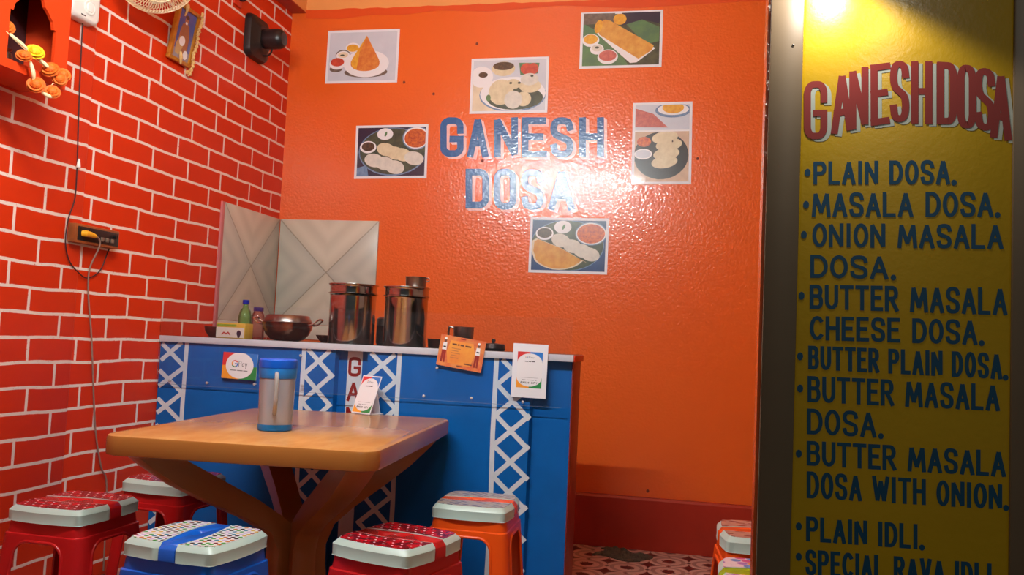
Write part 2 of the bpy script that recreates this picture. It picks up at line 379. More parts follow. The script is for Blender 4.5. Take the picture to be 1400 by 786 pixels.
def ribbon(bm, pts, t, to3, mi=0):
    """flat painted stroke of width t through 2-D points; to3 maps (u, v, layer) to space; sharp turns become joints"""
    Q = [Vector(pts[0])]
    for p in pts[1:]:
        if (Vector(p) - Q[-1]).length > 1e-5: Q.append(Vector(p))
    runs, cur, ext = [], [Q[0]], 1.0
    for i in range(1, len(Q)):
        cur.append(Q[i])
        if i < len(Q) - 1:
            a, b = (Q[i] - Q[i - 1]).normalized(), (Q[i + 1] - Q[i]).normalized()
            turn = math.degrees(math.acos(max(-1, min(1, a.dot(b)))))
            if turn > 50:
                e = max(.2, min(1, (180 - turn) / 90)); runs.append((cur, ext, e)); cur, ext = [Q[i]], e
    runs.append((cur, ext, 1.0))
    for c, e0, e1 in runs: ribbon_run(bm, c, t, to3, mi, e0, e1)
def ribbon_run(bm, P, t, to3, mi, e0, e1):
    _lay[0] += 1; lay = (_lay[0] % 40) * 6e-6
    n = len(P); h = t / 2
    closed = n > 3 and (P[0] - P[-1]).length < t * 0.05
    d = [(P[i + 1] - P[i]).normalized() for i in range(n - 1)]
    L, R = [], []
    for i in range(n):
        if i == 0: a = b = d[0]
        elif i == n - 1: a = b = d[-1]
        else: a, b = d[i - 1], d[i]
        if closed and i in (0, n - 1): a, b = d[-1], d[0]
        na, nb = Vector((-a.y, a.x)), Vector((-b.y, b.x)); m = na + nb
        if m.length < 0.3: m = na
        m.normalize(); k = h / max(m.dot(na), 0.42); p = P[i].copy()
        if not closed and i == 0: p = p - a * h * e0
        if not closed and i == n - 1: p = p + b * h * e1
        L.append(p + m * k); R.append(p - m * k)
    vl = [bm.verts.new(to3(p.x, p.y, lay)) for p in L]; vr = [bm.verts.new(to3(p.x, p.y, lay)) for p in R]
    for i in range(n - 1):
        try: f = bm.faces.new((vl[i], vr[i], vr[i + 1], vl[i + 1])); f.material_index = mi
        except ValueError: pass
def disc(bm, c, rx, ry, to3, mi=0, n=14, rot=0):
    _lay[0] += 1; lay = (_lay[0] % 40) * 6e-6; ca, sa = math.cos(rot), math.sin(rot)
    v = [bm.verts.new(to3(c[0] + rx * math.cos(2 * PI * i / n) * ca - ry * math.sin(2 * PI * i / n) * sa, c[1] + rx * math.cos(2 * PI * i / n) * sa + ry * math.sin(2 * PI * i / n) * ca, lay)) for i in range(n)]
    f = bm.faces.new(v); f.material_index = mi
def quad_map(q, t):
    """bilinear map from inset unit square to quad bl, br, tr, tl"""
    bl, br, tr, tl = [Vector(p) for p in q]
    w = (br - bl).length; h = (tl - bl).length; ix, iy = min(.45, t / 2 / w), min(.45, t / 2 / h)
    def f(u, v):
        u = ix + u * (1 - 2 * ix); v = iy + v * (1 - 2 * iy)
        return (bl * (1 - u) + br * u) * (1 - v) + (tl * (1 - u) + tr * u) * v
    return f
def letter(bm, ch, q, t, to3, mi=0, off=(0, 0), block=False):
    f = quad_map(q, t); key = 'o' + ch if block and 'o' + ch in GL else ch
    for st in GL[key]:
        dens = []
        for i in range(len(st) - 1):
            dens.append(st[i])
        dens.append(st[-1])
        ribbon(bm, [f(*p) + Vector(off) for p in dens], t, to3, mi)
def line_text(bm, s, q, t, to3, mi=0, gap=.2):
    bl, br, tr, tl = [Vector(p) for p in q]
    adv = [ADV.get(c, 1.0) for c in s]; tot = sum(adv) + gap * (len(s) - 1); x = 0
    for c, a in zip(s, adv):
        if c != ' ':
            u0, u1 = x / tot, (x + a) / tot
            qq = (bl.lerp(br, u0), bl.lerp(br, u1), tl.lerp(tr, u1), tl.lerp(tr, u0))
            if c == '.': disc(bm, (qq[0] + qq[1]) / 2 + Vector((0, t * .5)), t * .7, t * .8, to3, mi)
            else: letter(bm, c, qq, t, to3, mi)
        x += a + gap

# ------------------------------------------------------------------ shared materials
ORANGE, BRICK, YEL, PEACH, FLOOR, TILE, WOOD = orange_mat(), brick_mat(), yellow_mat(), peach_mat(), floor_mat(), tile_mat(), wood_plastic()
WHITE = mat('white_plastic', (182, 204, 194), 0.32)
PAPER = mat('white_paper', (232, 234, 240), 0.35, coat=0.3)
REDPAINT = mat('deep_red_paint', (168, 40, 18), 0.4, var=0.12, vscale=6)
REDWALL = mat('red_gloss_paint', (206, 48, 14), 0.36, var=0.06, vscale=5)
STEEL = mat('polished_steel', (190, 186, 184), 0.16, metal=1.0)
STEELD = mat('worn_steel', (150, 140, 134), 0.3, metal=1.0, var=0.2, vscale=30)
BLACK = mat('black_plastic', (30, 26, 27), 0.35)
BLUE = mat('blue_gloss_paint', (8, 97, 176), 0.36, var=0.14, vscale=5, bscale=40, bstr=0.2, bdist=0.002, spec=0.3)
LWHITE = mat('white_lattice_paint', (216, 222, 228), 0.45, var=0.06, vscale=30)

# ------------------------------------------------------------------ the room
ZC, ZO = 3.3, 2.95
Yp = -3.29
b = bm_new(); add_box(b, (-0.3, -3.33, -0.1), (4.4, 0.25, 0.0)); struct('floor', b, FLOOR, smooth=False)
b = bm_new(); add_box(b, (-1.5, -7.0, -0.25), (5.5, -3.33, -0.12)); struct('street_ground', b, mat('dark_street', (62, 58, 54), 0.9, var=0.3, vscale=3), smooth=False)
b = bm_new(); add_box(b, (-0.2, 0.0, 0.0), (4.0, 0.2, ZC)); struct('wall_back', b, ORANGE, smooth=False)
b = bm_new(); add_box(b, (-0.2, -1.66, 0.0), (0.0, 0.0, ZC)); add_box(b, (-0.2, -4.4, 0.0), (0.012, -1.652, ZC), 0.008, 3)
struct('wall_left', b, BRICK, smooth=True)
b = bm_new(); add_box(b, (3.8, -3.25, 0.0), (4.0, 0.0, ZC)); struct('wall_right', b, mat('pale_cream_paint', (176, 168, 150), 0.6, var=0.04), smooth=False)
b = bm_new(); add_box(b, (-0.2, Yp, 2.0), (4.0, Yp + 0.06, ZC)); struct('light_block_lintel', b, mat('pale_cream_paint', (176, 168, 150), 0.6, var=0.04), smooth=False)  # unseen lintel, added to keep the tube's light off the street and pillar front
b = bm_new(); add_box(b, (-0.2, -3.3, ZC), (4.0, 0.2, ZC + 0.12)); struct('ceiling', b, PEACH, smooth=False)
b = bm_new(); add_box(b, (0.0, -3.2, ZO - 0.018), (0.088, 0.0, ZC), 0.002); bmm = struct('trim_1', b, PEACH, smooth=False)
b = bm_new(); add_box(b, (0.0, -3.2, ZO - 0.024), (0.088, -0.004, ZO - 0.018)); obj('underside', b, REDPAINT, bmm, smooth=False)['label'] = 'dark red underside of the ledge'
# thick run-over of the orange wall paint under the ceiling, with its wavy painted edge
b = bm_new(); random.seed(3)
top = [(0.089 + i * 0.05, ZO - 0.002 - random.random() * 0.008) for i in range(75)]
add_prism(b, [(0.089, ZO - 0.055)] + [(x, ZO - 0.05 + 0.022 * math.sin(x * 5) * math.sin(x * 13)) for x in (0.3, 0.5, 0.7, 0.9, 1.2, 1.6, 2.0, 2.6)] + [(3.79, ZO - 0.03)] + top[::-1], -0.002, 0.0, 'y')
struct('trim_2', b, mat('dark_orange_paint', (222, 78, 22), 0.4), smooth=False)
b = bm_new(); add_prism(b, top + [(3.79, ZC), (0.089, ZC)], -0.0015, 0.0, 'y'); struct('trim_5', b, PEACH, smooth=False)
b = bm_new(); add_prism(b, [(0.0, 0.0), (-0.03, 0.0), (-0.03, 0.255), (-0.022, 0.266), (0.0, 0.268)], 0.0, 3.8, 'x')
struct('baseboard_back', b, REDPAINT, smooth=False)

# pillar at the shop front with the painted menu
Yp = -3.29
b = bm_new(); add_box(b, (2.505, Yp, 0.0), (2.806, Yp + 0.23, 2.6), 0.012, 4)
pillar = struct('wall_front', b, YEL)
BROWN = mat('brown_painted_steel', (136, 114, 90), 0.40, var=0.12, vscale=6)
b = bm_new(); add_box(b, (2.50, Yp + 0.2305, 0.0), (3.3, Yp + 0.245, 2.0)); struct('wall_front_inner', b, REDWALL, smooth=False)
def guide(name, x0, x1):
    b = bm_new()
    add_box(b, (x0, Yp - 0.004, 0.0), (x1, Yp + 0.045, 2.6), 0.002)
    o = struct(name, b, BROWN); return o
g1 = guide('trim_3', 2.466, 2.513); guide('trim_4', 2.797, 2.86)
b = bm_new(); add_box(b, (2.4615, Yp + 0.002, 0.0), (2.466, Yp + 0.045, 2.6)); o = obj('edge_strip', b, ORANGE, g1, smooth=False); o['label'] = 'orange painted edge'
b = bm_new(); add_lathe(b, [(0.0005, 0), (0.0022, 0.0002), (0.0018, 0.0012), (0.0003, 0.0016)], n=10)
bmesh.ops.transform(b, matrix=Matrix.Translation((2.4985, Yp - 0.004, 1.505)) @ Matrix.Rotation(PI / 2, 4, 'X'), verts=b.verts); obj('rivet', b, STEEL, g1)
b = bm_new(); add_box(b, (2.86, Yp, 0.0), (3.3, Yp + 0.23, 2.6)); struct('wall_front_side', b, BROWN, smooth=False)

MENU=[
  ('PLAIN DOSA.',(2.5322, 1.2979),(2.7245, 1.2994),(2.7241, 1.3351),(2.5315, 1.3318)),
  ('MASALA DOSA.',(2.5311, 1.2501),(2.7817, 1.254),(2.7814, 1.2898),(2.5303, 1.2863)),
  ('ONION MASALA',(2.5329, 1.2061),(2.7863, 1.2089),(2.786, 1.244),(2.5321, 1.2411)),
  ('DOSA.',(2.5311, 1.1612),(2.6474, 1.1622),(2.6468, 1.1961),(2.5303, 1.1947)),
  ('BUTTER MASALA',(2.5313, 1.1162),(2.7923, 1.1167),(2.7919, 1.155),(2.5305, 1.1512)),
  ('CHEESE DOSA.',(2.5323, 1.0712),(2.763, 1.0741),(2.7626, 1.1091),(2.5315, 1.1058)),
  ('BUTTER PLAIN DOSA.',(2.5313, 1.029),(2.7931, 1.0279),(2.7927, 1.0641),(2.5305, 1.0628)),
  ('BUTTER MASALA',(2.5314, 0.982),(2.784, 0.9842),(2.7836, 1.0208),(2.5305, 1.0192)),
  ('DOSA.',(2.5317, 0.9361),(2.6343, 0.9372),(2.6336, 0.9736),(2.5309, 0.9726)),
  ('BUTTER MASALA',(2.5324, 0.8917),(2.7924, 0.895),(2.7921, 0.9303),(2.5316, 0.9266)),
  ('DOSA WITH ONION.',(2.5335, 0.8456),(2.7955, 0.8507),(2.7952, 0.8847),(2.5326, 0.8835)),
  ('PLAIN IDLI.',(2.5339, 0.7851),(2.6897, 0.7875),(2.6892, 0.8218),(2.5331, 0.8195)),
  ('SPECIAL RAVA IDLI',(2.534, 0.7379),(2.7765, 0.7428),(2.7761, 0.7768),(2.5332, 0.7736)),
]
BUL= [(2.5237, 1.3155), (2.5227, 1.2679), (2.5207, 1.2237), (2.5195, 1.1346), (2.5196, 1.0469), (2.5207, 1.0006), (2.5211, 0.9075), (2.5235, 0.8048), (2.5245, 0.7622)]
ARC=[
  ('G',(2.5174, 1.3646),(2.5502, 1.3652),(2.5484, 1.4519),(2.5154, 1.4512)),
  ('A',(2.5552, 1.3715),(2.5854, 1.3793),(2.5837, 1.465),(2.5533, 1.4601)),
  ('N',(2.5800, 1.3784),(2.6062, 1.3833),(2.6046, 1.4723),(2.5782, 1.4683)),
  ('E',(2.6092, 1.3839),(2.6350, 1.3878),(2.6360, 1.4778),(2.6065, 1.4741)),
  ('S',(2.6348, 1.3894),(2.6615, 1.3898),(2.6600, 1.4792),(2.6332, 1.4798)),
  ('H',(2.6636, 1.3873),(2.6921, 1.3865),(2.6908, 1.4779),(2.6622, 1.4786)),
  ('D',(2.6978, 1.3858),(2.7246, 1.3856),(2.7235, 1.475),(2.6966, 1.4775)),
  ('O',(2.7247, 1.3807),(2.7498, 1.3793),(2.7488, 1.4701),(2.7235, 1.4732)),
  ('S',(2.7471, 1.3781),(2.7748, 1.3749),(2.7739, 1.4647),(2.7461, 1.4683)),
  ('A',(2.768, 1.3676),(2.7956, 1.3608),(2.7947, 1.4569),(2.7671, 1.4599)),
]
SIGN=[
  ('G',(0.9586, 2.0675),(1.0951, 2.0676),(1.0836, 2.2935),(0.9466, 2.2947)),
  ('A',(1.1168, 2.066),(1.2369, 2.0661),(1.2259, 2.2923),(1.1053, 2.2933)),
  ('N',(1.271, 2.0662),(1.4064, 2.0663),(1.3961, 2.2909),(1.2601, 2.292)),
  ('E',(1.4275, 2.0647),(1.5695, 2.0649),(1.5597, 2.2895),(1.4172, 2.2907)),
  ('S',(1.5861, 2.0649),(1.7179, 2.0651),(1.7086, 2.2883),(1.5763, 2.2894)),
  ('H',(1.7465, 2.0651),(1.883, 2.0653),(1.8744, 2.2869),(1.7374, 2.288)),
  ('D',(1.1211, 1.7762),(1.2552, 1.778),(1.2444, 2.0006),(1.1098, 2.0)),
  ('O',(1.2835, 1.7718),(1.4116, 1.7735),(1.401, 2.0012),(1.2725, 2.0007)),
  ('S',(1.4368, 1.7722),(1.5656, 1.774),(1.5557, 2.0002),(1.4263, 1.9996)),
  ('A',(1.5904, 1.7743),(1.7339, 1.7763),(1.7248, 1.9976),(1.5807, 1.997)),
]
def on_pillar(h): return lambda u, v, l: (u, Yp - h - l, v)
INK = mat('blue_green_sign_paint', (14, 84, 122), 0.45)
b = bm_new()
for s, *q in MENU: line_text(b, s, q, 0.0053, on_pillar(0.0005), gap=.13)
for c in BUL: disc(b, c, 0.0042, 0.0058, on_pillar(0.0005))
obj('menu_lettering', b, INK, pillar, smooth=False, face=(0, -1, 0))['label'] = 'blue painted menu lettering'
b = bm_new()
for ch, *q in ARC: letter(b, ch, q, 0.0100, on_pillar(0.0004), off=(0.0056, -0.0034), block=True)
obj('title_shadow', b, mat('pale_sign_paint', (206, 212, 200), 0.45), pillar, smooth=False, face=(0, -1, 0))['label'] = 'white letter shadows of the painted title'
b = bm_new()
for ch, *q in ARC: letter(b, ch, q, 0.0098, on_pillar(0.0009), block=True)
obj('title_lettering', b, mat('brick_red_sign_paint', (156, 46, 42), 0.42), pillar, smooth=False, face=(0, -1, 0))['label'] = 'dark red painted title lettering'

# name painted on the orange wall
wall_back = bpy.data.objects['wall_back']
def on_back(h): return lambda u, v, l: (u, -h - l, v)
def bumpy(name, rgb):
    m, nt, p = base_mat(name); pos = nd(nt, 'ShaderNodeNewGeometry').outputs['Position']
    n2 = noise(nt, pos, 70.0, 2.5, 0.45); n3 = noise(nt, pos, 14.0, 2.0)
    p.inputs['Base Color'].default_value = (*lin(rgb), 1); p.inputs['Roughness'].default_value = 0.30
    p.inputs['Specular IOR Level'].default_value = 0.35; p.inputs['Coat Weight'].default_value = 0.95; p.inputs['Coat Roughness'].default_value = 0.025
    h = math_n(nt, 'ADD', n2.outputs['Fac'], math_n(nt, 'MULTIPLY', n3.outputs['Fac'], 0.5))
    q = bump(nt, p, h, 0.75, 0.0022); nt.links.new(q.outputs[0], p.inputs['Coat Normal']); return m
b = bm_new()
for k in (0.35, 0.7, 1.0):
    for ch, *q in SIGN: letter(b, ch, q, 0.039, on_back(0.0004), off=(0.017 * k, -0.013 * k), block=True)
obj('name_shadow', b, bumpy('pale_pink_sign_paint', (244, 196, 190)), wall_back, smooth=False, face=(0, -1, 0))['label'] = 'pale pink letter shadows'
b = bm_new()
for ch, *q in SIGN: letter(b, ch, q, 0.038, on_back(0.0010), block=True)
obj('name_lettering', b, bumpy('blue_sign_paint', (24, 92, 156)), wall_back, smooth=False, face=(0, -1, 0))['label'] = 'blue painted shop name lettering'
b = bm_new()
for x, z in ((2.18, 0.30), (2.38, 2.06), (1.14, 2.715), (0.9, 2.43), (1.205, 2.045), (0.72, 2.5)): disc(b, (x, z), 0.008, 0.009, on_back(0.0004), n=9)
obj('nail_hole', b, mat('plaster_stain', (120, 44, 22), 0.7), wall_back, smooth=False, face=(0, -1, 0))

# ------------------------------------------------------------------ lights of the place
tl = thing('tube_light', 'white fluorescent tube batten hung under the ceiling near the shop front', 'light', (TUBE_X, TUBE_Y, TUBE_Z))
b = bm_new(); add_tube(b, [(-TUBE_L / 2, 0, 0), (TUBE_L / 2, 0, 0)], 0.014, 12); obj('tube', b, emit('tube_glow', (0.90, 0.98, 1.0), TUBE_STRENGTH), tl, local=True)
b = bm_new(); add_box(b, (-TUBE_L / 2 - 0.03, -0.02, 0.03), (TUBE_L / 2 + 0.03, 0.02, 0.07), 0.004)
for s in (-1, 1): add_box(b, (s * (TUBE_L / 2 + 0.015) - 0.012, -0.016, -0.018), (s * (TUBE_L / 2 + 0.015) + 0.012, 0.016, 0.032), 0.003)
obj('batten', b, WHITE, tl, local=True)
for s in (-1, 1):
    b = bm_new(); add_tube(b, [(s * 0.4, 0, 0.07), (s * 0.4, 0, ZC - TUBE_Z)], 0.005); obj('rod', b, WHITE, tl, local=True)
wl = thing('wall_lamp', 'small white shaded lamp on an arm above the yellow menu pillar', 'light', (LAMP.x, LAMP.y, LAMP.z))
b = bm_new(); add_lathe(b, [(0.055, 0.0215), (0.05, 0.05), (0.03, 0.075), (0.012, 0.085), (0.011, 0.083), (0.028, 0.073), (0.047, 0.049), (0.052, 0.0215)], n=32, cap0=False, cap1=False)
obj('shade', b, WHITE, wl, local=True)
b = bm_new(); add_tube(b, smooth_path([(0, 0, 0.08), (0, 0, 0.12), (0, 0.03, 0.14), (0, -LAMP.y + Yp, 0.14)]), 0.006); obj('arm', b, BLACK, wl, local=True)

# ------------------------------------------------------------------ wall tiles behind the counter
SIDE = 0.605
for kind in ('left', 'back'):
    t = thing('backsplash_tile', {'left': 'beige marble splashback tile on the red brick wall beside the corner', 'back': 'beige marble splashback tile on the orange wall beside the corner'}[kind], 'tile',
              (0.0, -0.3145, 1.393) if kind == 'left' else (0.315, 0.0, 1.393), (0, 0, PI / 2 if kind == 'left' else 0))
    b = bm_new(); add_box(b, (-SIDE / 2, -0.010, -SIDE / 2), (SIDE / 2, 0.0, SIDE / 2), 0.0015); obj('tile_face', b, TILE, t, local=True)
    b = bm_new(); add_box(b, (-SIDE / 2, -0.010, -SIDE / 2 - 0.085), (SIDE / 2, 0.0, -SIDE / 2 - 0.0015), 0.001); obj('lower_tile', b, TILE, t, local=True)
    if kind == 'left':
        b = bm_new(); add_box(b, (-SIDE / 2 - 0.028, -0.012, -SIDE / 2 - 0.085), (-SIDE / 2, 0.0, SIDE / 2), 0.003)
        obj('edge_trim', b, mat('dusty_pink_paint', (196, 112, 112), 0.45), t, local=True)

# ------------------------------------------------------------------ kitchen counter
YC, XR, ZT, YB = -1.07, 1.899, 1.003, -0.80
ct = thing('kitchen_counter', 'blue painted counter with white lattice strips and white top', 'counter', (0.95, -0.93, 0.0))
b = bm_new()
add_prism(b, [(0.002, YB), (0.002, YC), (0.855, YC), (0.86, YC + 0.035), (1.0, YC + 0.035), (1.005, YC), (1.727, YC), (1.735, YC + 0.03), (XR - 0.006, YC + 0.03), (XR - 0.006, YB)], 0.0, ZT - 0.028, 'z')
obj('counter_body', b, BLUE, ct, smooth=False)
b = bm_new(); add_box(b, (XR - 0.006, YC + 0.027, 0.0), (XR, YB, ZT - 0.028), 0.002); obj('end_panel', b, mat('maroon_paint', (138, 40, 34), 0.4, var=0.2, vscale=9), ct)['label'] = 'maroon end face'
b = bm_new(); add_box(b, (0.002, YC - 0.0118, ZT - 0.028), (XR + 0.004, YB + 0.01, ZT), 0.002); obj('countertop', b, mat('dark_granite', (52, 46, 46), 0.25, var=0.3, vscale=120), ct)['label'] = 'dark stone top'
b = bm_new(); add_box(b, (0.002, YC - 0.014, ZT - 0.028), (XR + 0.004, YC - 0.012, ZT), 0.0008); obj('front_edge', b, mat('white_edge_paint', (212, 206, 210), 0.4, var=0.05), ct)['label'] = 'white painted front edge'
b = bm_new(); add_box(b, (XR + 0.004, YC - 0.012, ZT - 0.028), (XR + 0.010, YB + 0.01, ZT - 0.001), 0.002); obj('end_trim', b, REDWALL, ct)['label'] = 'red painted end edge'
def on_counter(y, h=0.0008): return lambda u, v, l: (u, y - h - l, v)
def lattice(bar, x0, x1, z_cross, per, lo=0.0):
    b = bm_new(); f = on_counter(YC); w = 0.020; xm = (x0 + x1) / 2
    ribbon(b, [(bar, 0.01), (bar + 0.004, 0.33), (bar - 0.002, 0.66), (bar, ZT - 0.03)], w, f)
    random.seed(int(bar * 1000)); z = z_cross
    while z > -per:
        j = lambda: random.uniform(-0.004, 0.004)
        for s in (-1, 1):
            a, e = (x0 + j(), z - s * per / 2 + j()), (x1 + j(), z + s * per / 2 + j())
            def clip(a, e):
                pts = []
                for k in range(13):
                    t = k / 12; p = (a[0] + (e[0] - a[0]) * t, a[1] + (e[1] - a[1]) * t)
                    if 0.012 < p[1] < ZT - 0.034 and p[0] > 0.010: pts.append(p)
                return pts
            pts = clip(a, e)
            if len(pts) > 1: ribbon(b, pts, w, f)
        z -= per
    o = obj('lattice_strip', b, LWHITE, ct, smooth=False, face=(0, -1, 0)); o['label'] = 'white painted lattice strip'
lattice(0.135, -0.022, 0.128, 0.928, 0.122)
lattice(0.708, 0.712, 0.842, 0.923, 0.1235)
lattice(1.150, 1.008, 1.142, 0.923, 0.1235)
lattice(1.577, 1.585, 1.722, 0.923, 0.1245)
b = bm_new(); add_box(b, (0.900, YC + 0.0338, 0.0), (0.968, YC + 0.035, ZT - 0.029)); obj('name_strip', b, LWHITE, ct, smooth=False)['label'] = 'white strip for the vertical name'
b = bm_new(); f = on_counter(YC + 0.0338); zz = 0.948
for ch in 'GANESH':
    letter(b, ch, ((0.905, zz - 0.085), (0.963, zz - 0.085), (0.963, zz), (0.905, zz)), 0.0135, f, block=True); zz -= 0.108
obj('name_lettering', b, mat('dark_red_sign_paint', (140, 24, 22), 0.42), ct, smooth=False, face=(0, -1, 0))['label'] = 'dark red vertical lettering'

# clear acrylic guard screwed to the counter front
ag = thing('acrylic_guard', 'clear acrylic sheet screwed to the front of the blue counter', 'splash guard', (0.95, YC - 0.0175, 0.785))
b = bm_new(); add_box(b, (0.006, YC - 0.0185, 0.785), (XR - 0.005, YC - 0.0155, 1.153), 0.0006, 1)
obj('sheet', b, clear_mat('clear_acrylic', (0.985, 0.985, 0.99), (180, 185, 190), 0.010, 0.03, 1.22), ag)
b = bm_new(); add_box(b, (0.006, YC - 0.0187, 0.7843), (XR - 0.04, YC - 0.0153, 0.7858)); obj('lower_edge', b, clear_mat('acrylic_edge', (0.75, 0.78, 0.85), (150, 170, 200), 0.45), ag, smooth=False)
for i, (x, z) in enumerate([(0.257, 0.800), (0.489, 0.807), (1.324, 0.921), (1.272, 0.800), (1.48, 0.803), (1.700, 0.800), (0.700, 0.944), (0.716, 0.813), (0.07, 0.80)]):
    b = bm_new(); add_lathe(b, [(0.002, -0.018), (0.002, 0.0), (0.0062, 0.0), (0.0056, 0.002), (0.003, 0.0032)], n=12)
    bmesh.ops.transform(b, matrix=Matrix.Translation((x, YC - 0.0185, z)) @ Matrix.Rotation(PI / 2, 4, 'X'), verts=b.verts); obj('screw', b, mat('dull_zinc', (196, 196, 196), 0.4, metal=0.5), ag)

# ------------------------------------------------------------------ printed sheets
class Sheet:
    """a flat print: board with border plus printed shapes in thin layers (unit coordinates, y up)"""
    def __init__(s, w, h, th=0.0012):
        s.w, s.h, s.bm, s.m, s.k = w, h, bm_new(), [], 0
        add_box(s.bm, (-w / 2, -th, -h / 2), (w / 2, 0, h / 2)); s.th = th; s.idx(PAPER)
    def idx(s, m):
        if m not in s.m: s.m.append(m)
        return s.m.index(m)
    def to3(s, u, v, l): return ((u - .5) * s.w, -s.th - s.k * 0.00004 - l * 0.2, (v - .5) * s.h)
    def poly(s, pts, m):
        s.k += 1; vs = [s.bm.verts.new(s.to3(u, v, 0)) for u, v in pts]; f = s.bm.faces.new(vs); f.material_index = s.idx(m)
    def rect(s, a, c, b_, d, m): s.poly([(a, c), (b_, c), (b_, d), (a, d)], m)
    def ell(s, cx, cy, rx, ry, m, rot=0, a0=0, a1=360, n=30):
        s.k += 1; vs = []; full = abs(a1 - a0) >= 360
        for i in range(n if full else n + 1):
            a = math.radians(a0 + (a1 - a0) * i / n); x, y = rx * math.cos(a), ry * math.sin(a) * s.h / s.w
            r = math.radians(rot); X, Y = x * math.cos(r) - y * math.sin(r), x * math.sin(r) + y * math.cos(r)
            u, v = cx + X, cy + Y * s.w / s.h
            vs.append(s.bm.verts.new(s.to3(min(max(u, s.cl[0]), s.cl[2]), min(max(v, s.cl[1]), s.cl[3]), 0)))
        f = s.bm.faces.new(vs); f.material_index = s.idx(m)
    cl = (0, 0, 1, 1)
    def stroke(s, pts, t, m):
        s.k += 1; i = s.idx(m)
        ribbon(s.bm, [(u * s.w, v * s.h) for u, v in pts], t, lambda x, y, l: s.to3(x / s.w, y / s.h, l), i)
    def text(s, t, q, w, m):
        s.k += 1; i = s.idx(m)
        line_text(s.bm, t, [(u * s.w, v * s.h) for u, v in q], w, lambda x, y, l: s.to3(x / s.w, y / s.h, l), i)
    def build(s, name, parent=None): return obj(name, s.bm, s.m, parent, smooth=False, local=True)
def ink(name, rgb, rgb2=None, sc=40): return mat('print_' + name, rgb, 0.3, coat=0.35, rgb2=rgb2, vscale=sc)
I_W = ink('white', (236, 236, 238)); I_GREY = ink('pale_blue_grey', (208, 214, 224), (196, 204, 216), 6); I_SH = ink('shadow_brown', (120, 104, 92), (90, 78, 70))
I_DOSA = ink('dosa_orange', (222, 140, 66), (204, 108, 52), 30); I_DOSA2 = ink('dosa_gold', (224, 170, 80), (206, 140, 60), 22); I_YEL = ink('gold', (232, 178, 60), (216, 150, 50))
I_IDLI = ink('idli_white', (224, 220, 208), (206, 204, 194), 26); I_IDLI2 = ink('idli_cream', (226, 214, 180), (210, 196, 160), 26)
I_RED = ink('tomato_red', (206, 84, 60), (180, 60, 50)); I_SAM = ink('sambar', (216, 112, 40), (168, 58, 34), 70); I_BRN = ink('brown_chutney', (96, 72, 50), (60, 44, 36), 60)
I_DARK = ink('dark_plum', (46, 36, 58), (36, 34, 60), 8); I_LEAF = ink('leaf_green', (92, 134, 84), (74, 112, 84), 12); I_LEAFD = ink('dark_leaf', (76, 84, 60), (52, 62, 52), 26)
I_NAVY = ink('navy', (34, 58, 104), (44, 74, 128), 6); I_RIM = ink('steel_blue', (122, 150, 182), (90, 120, 160)); I_BLACK = ink('black', (44, 40, 44)); I_WOOD = ink('pale_wood', (214, 188, 160), (198, 170, 146), 20)
I_PINK = ink('pink_sauce', (204, 112, 100), (176, 88, 84), 50); I_CREAM = ink('cream', (236, 220, 190), (220, 204, 176), 12)
def poster(label, x0, x1, z0, z1, rot=0.0, draw=None, name='food_poster'):
    t = Sheet(x1 - x0, z1 - z0); b0 = 0.026 / (x1 - x0) * 0.55; b1 = 0.026 / (z1 - z0) * 0.55
    t.cl = (b0, b1, 1 - b0, 1 - b1); draw(t, b0, b1); o = t.build(name)
    o.location = ((x0 + x1) / 2, -0.0012, (z0 + z1) / 2); o.rotation_euler = (0, rot, 0)
    return tag(o, label, 'poster', 'food posters on the orange wall')
def d_cone(t, b0, b1):
    t.rect(b0, b1, 1 - b0, 1 - b1, I_GREY)
    t.ell(.56, .20, .30, .10, I_SH); t.ell(.14, .27, .09, .06, I_SH)
    t.ell(.36, .67, .10, .09, I_W); t.ell(.36, .66, .085, .07, I_YEL)
    t.ell(.23, .53, .105, .10, I_SH); t.ell(.23, .52, .095, .09, I_W); t.ell(.23, .535, .07, .055, I_CREAM); t.ell(.22, .53, .03, .015, I_LEAFD)
    t.ell(.155, .37, .11, .11, I_W); t.ell(.155, .40, .095, .08, I_RED)
    t.ell(.56, .36, .315, .255, I_W); t.ell(.56, .375, .27, .205, I_CREAM); t.ell(.56, .37, .30, .235, I_W)
    pts = [(.55, .89)] + [(.72, .47), (.745, .40)] + [(.545 + .20 * math.cos(math.radians(a)), .355 + .135 * math.sin(math.radians(a))) for a in range(0, -181, -12)] + [(.345, .40), (.38, .50)]
    t.poly(pts, I_DOSA); t.poly([(.55, .89), (.46, .58), (.43, .25), (.37, .30), (.345, .38), (.38, .50)], I_YEL)
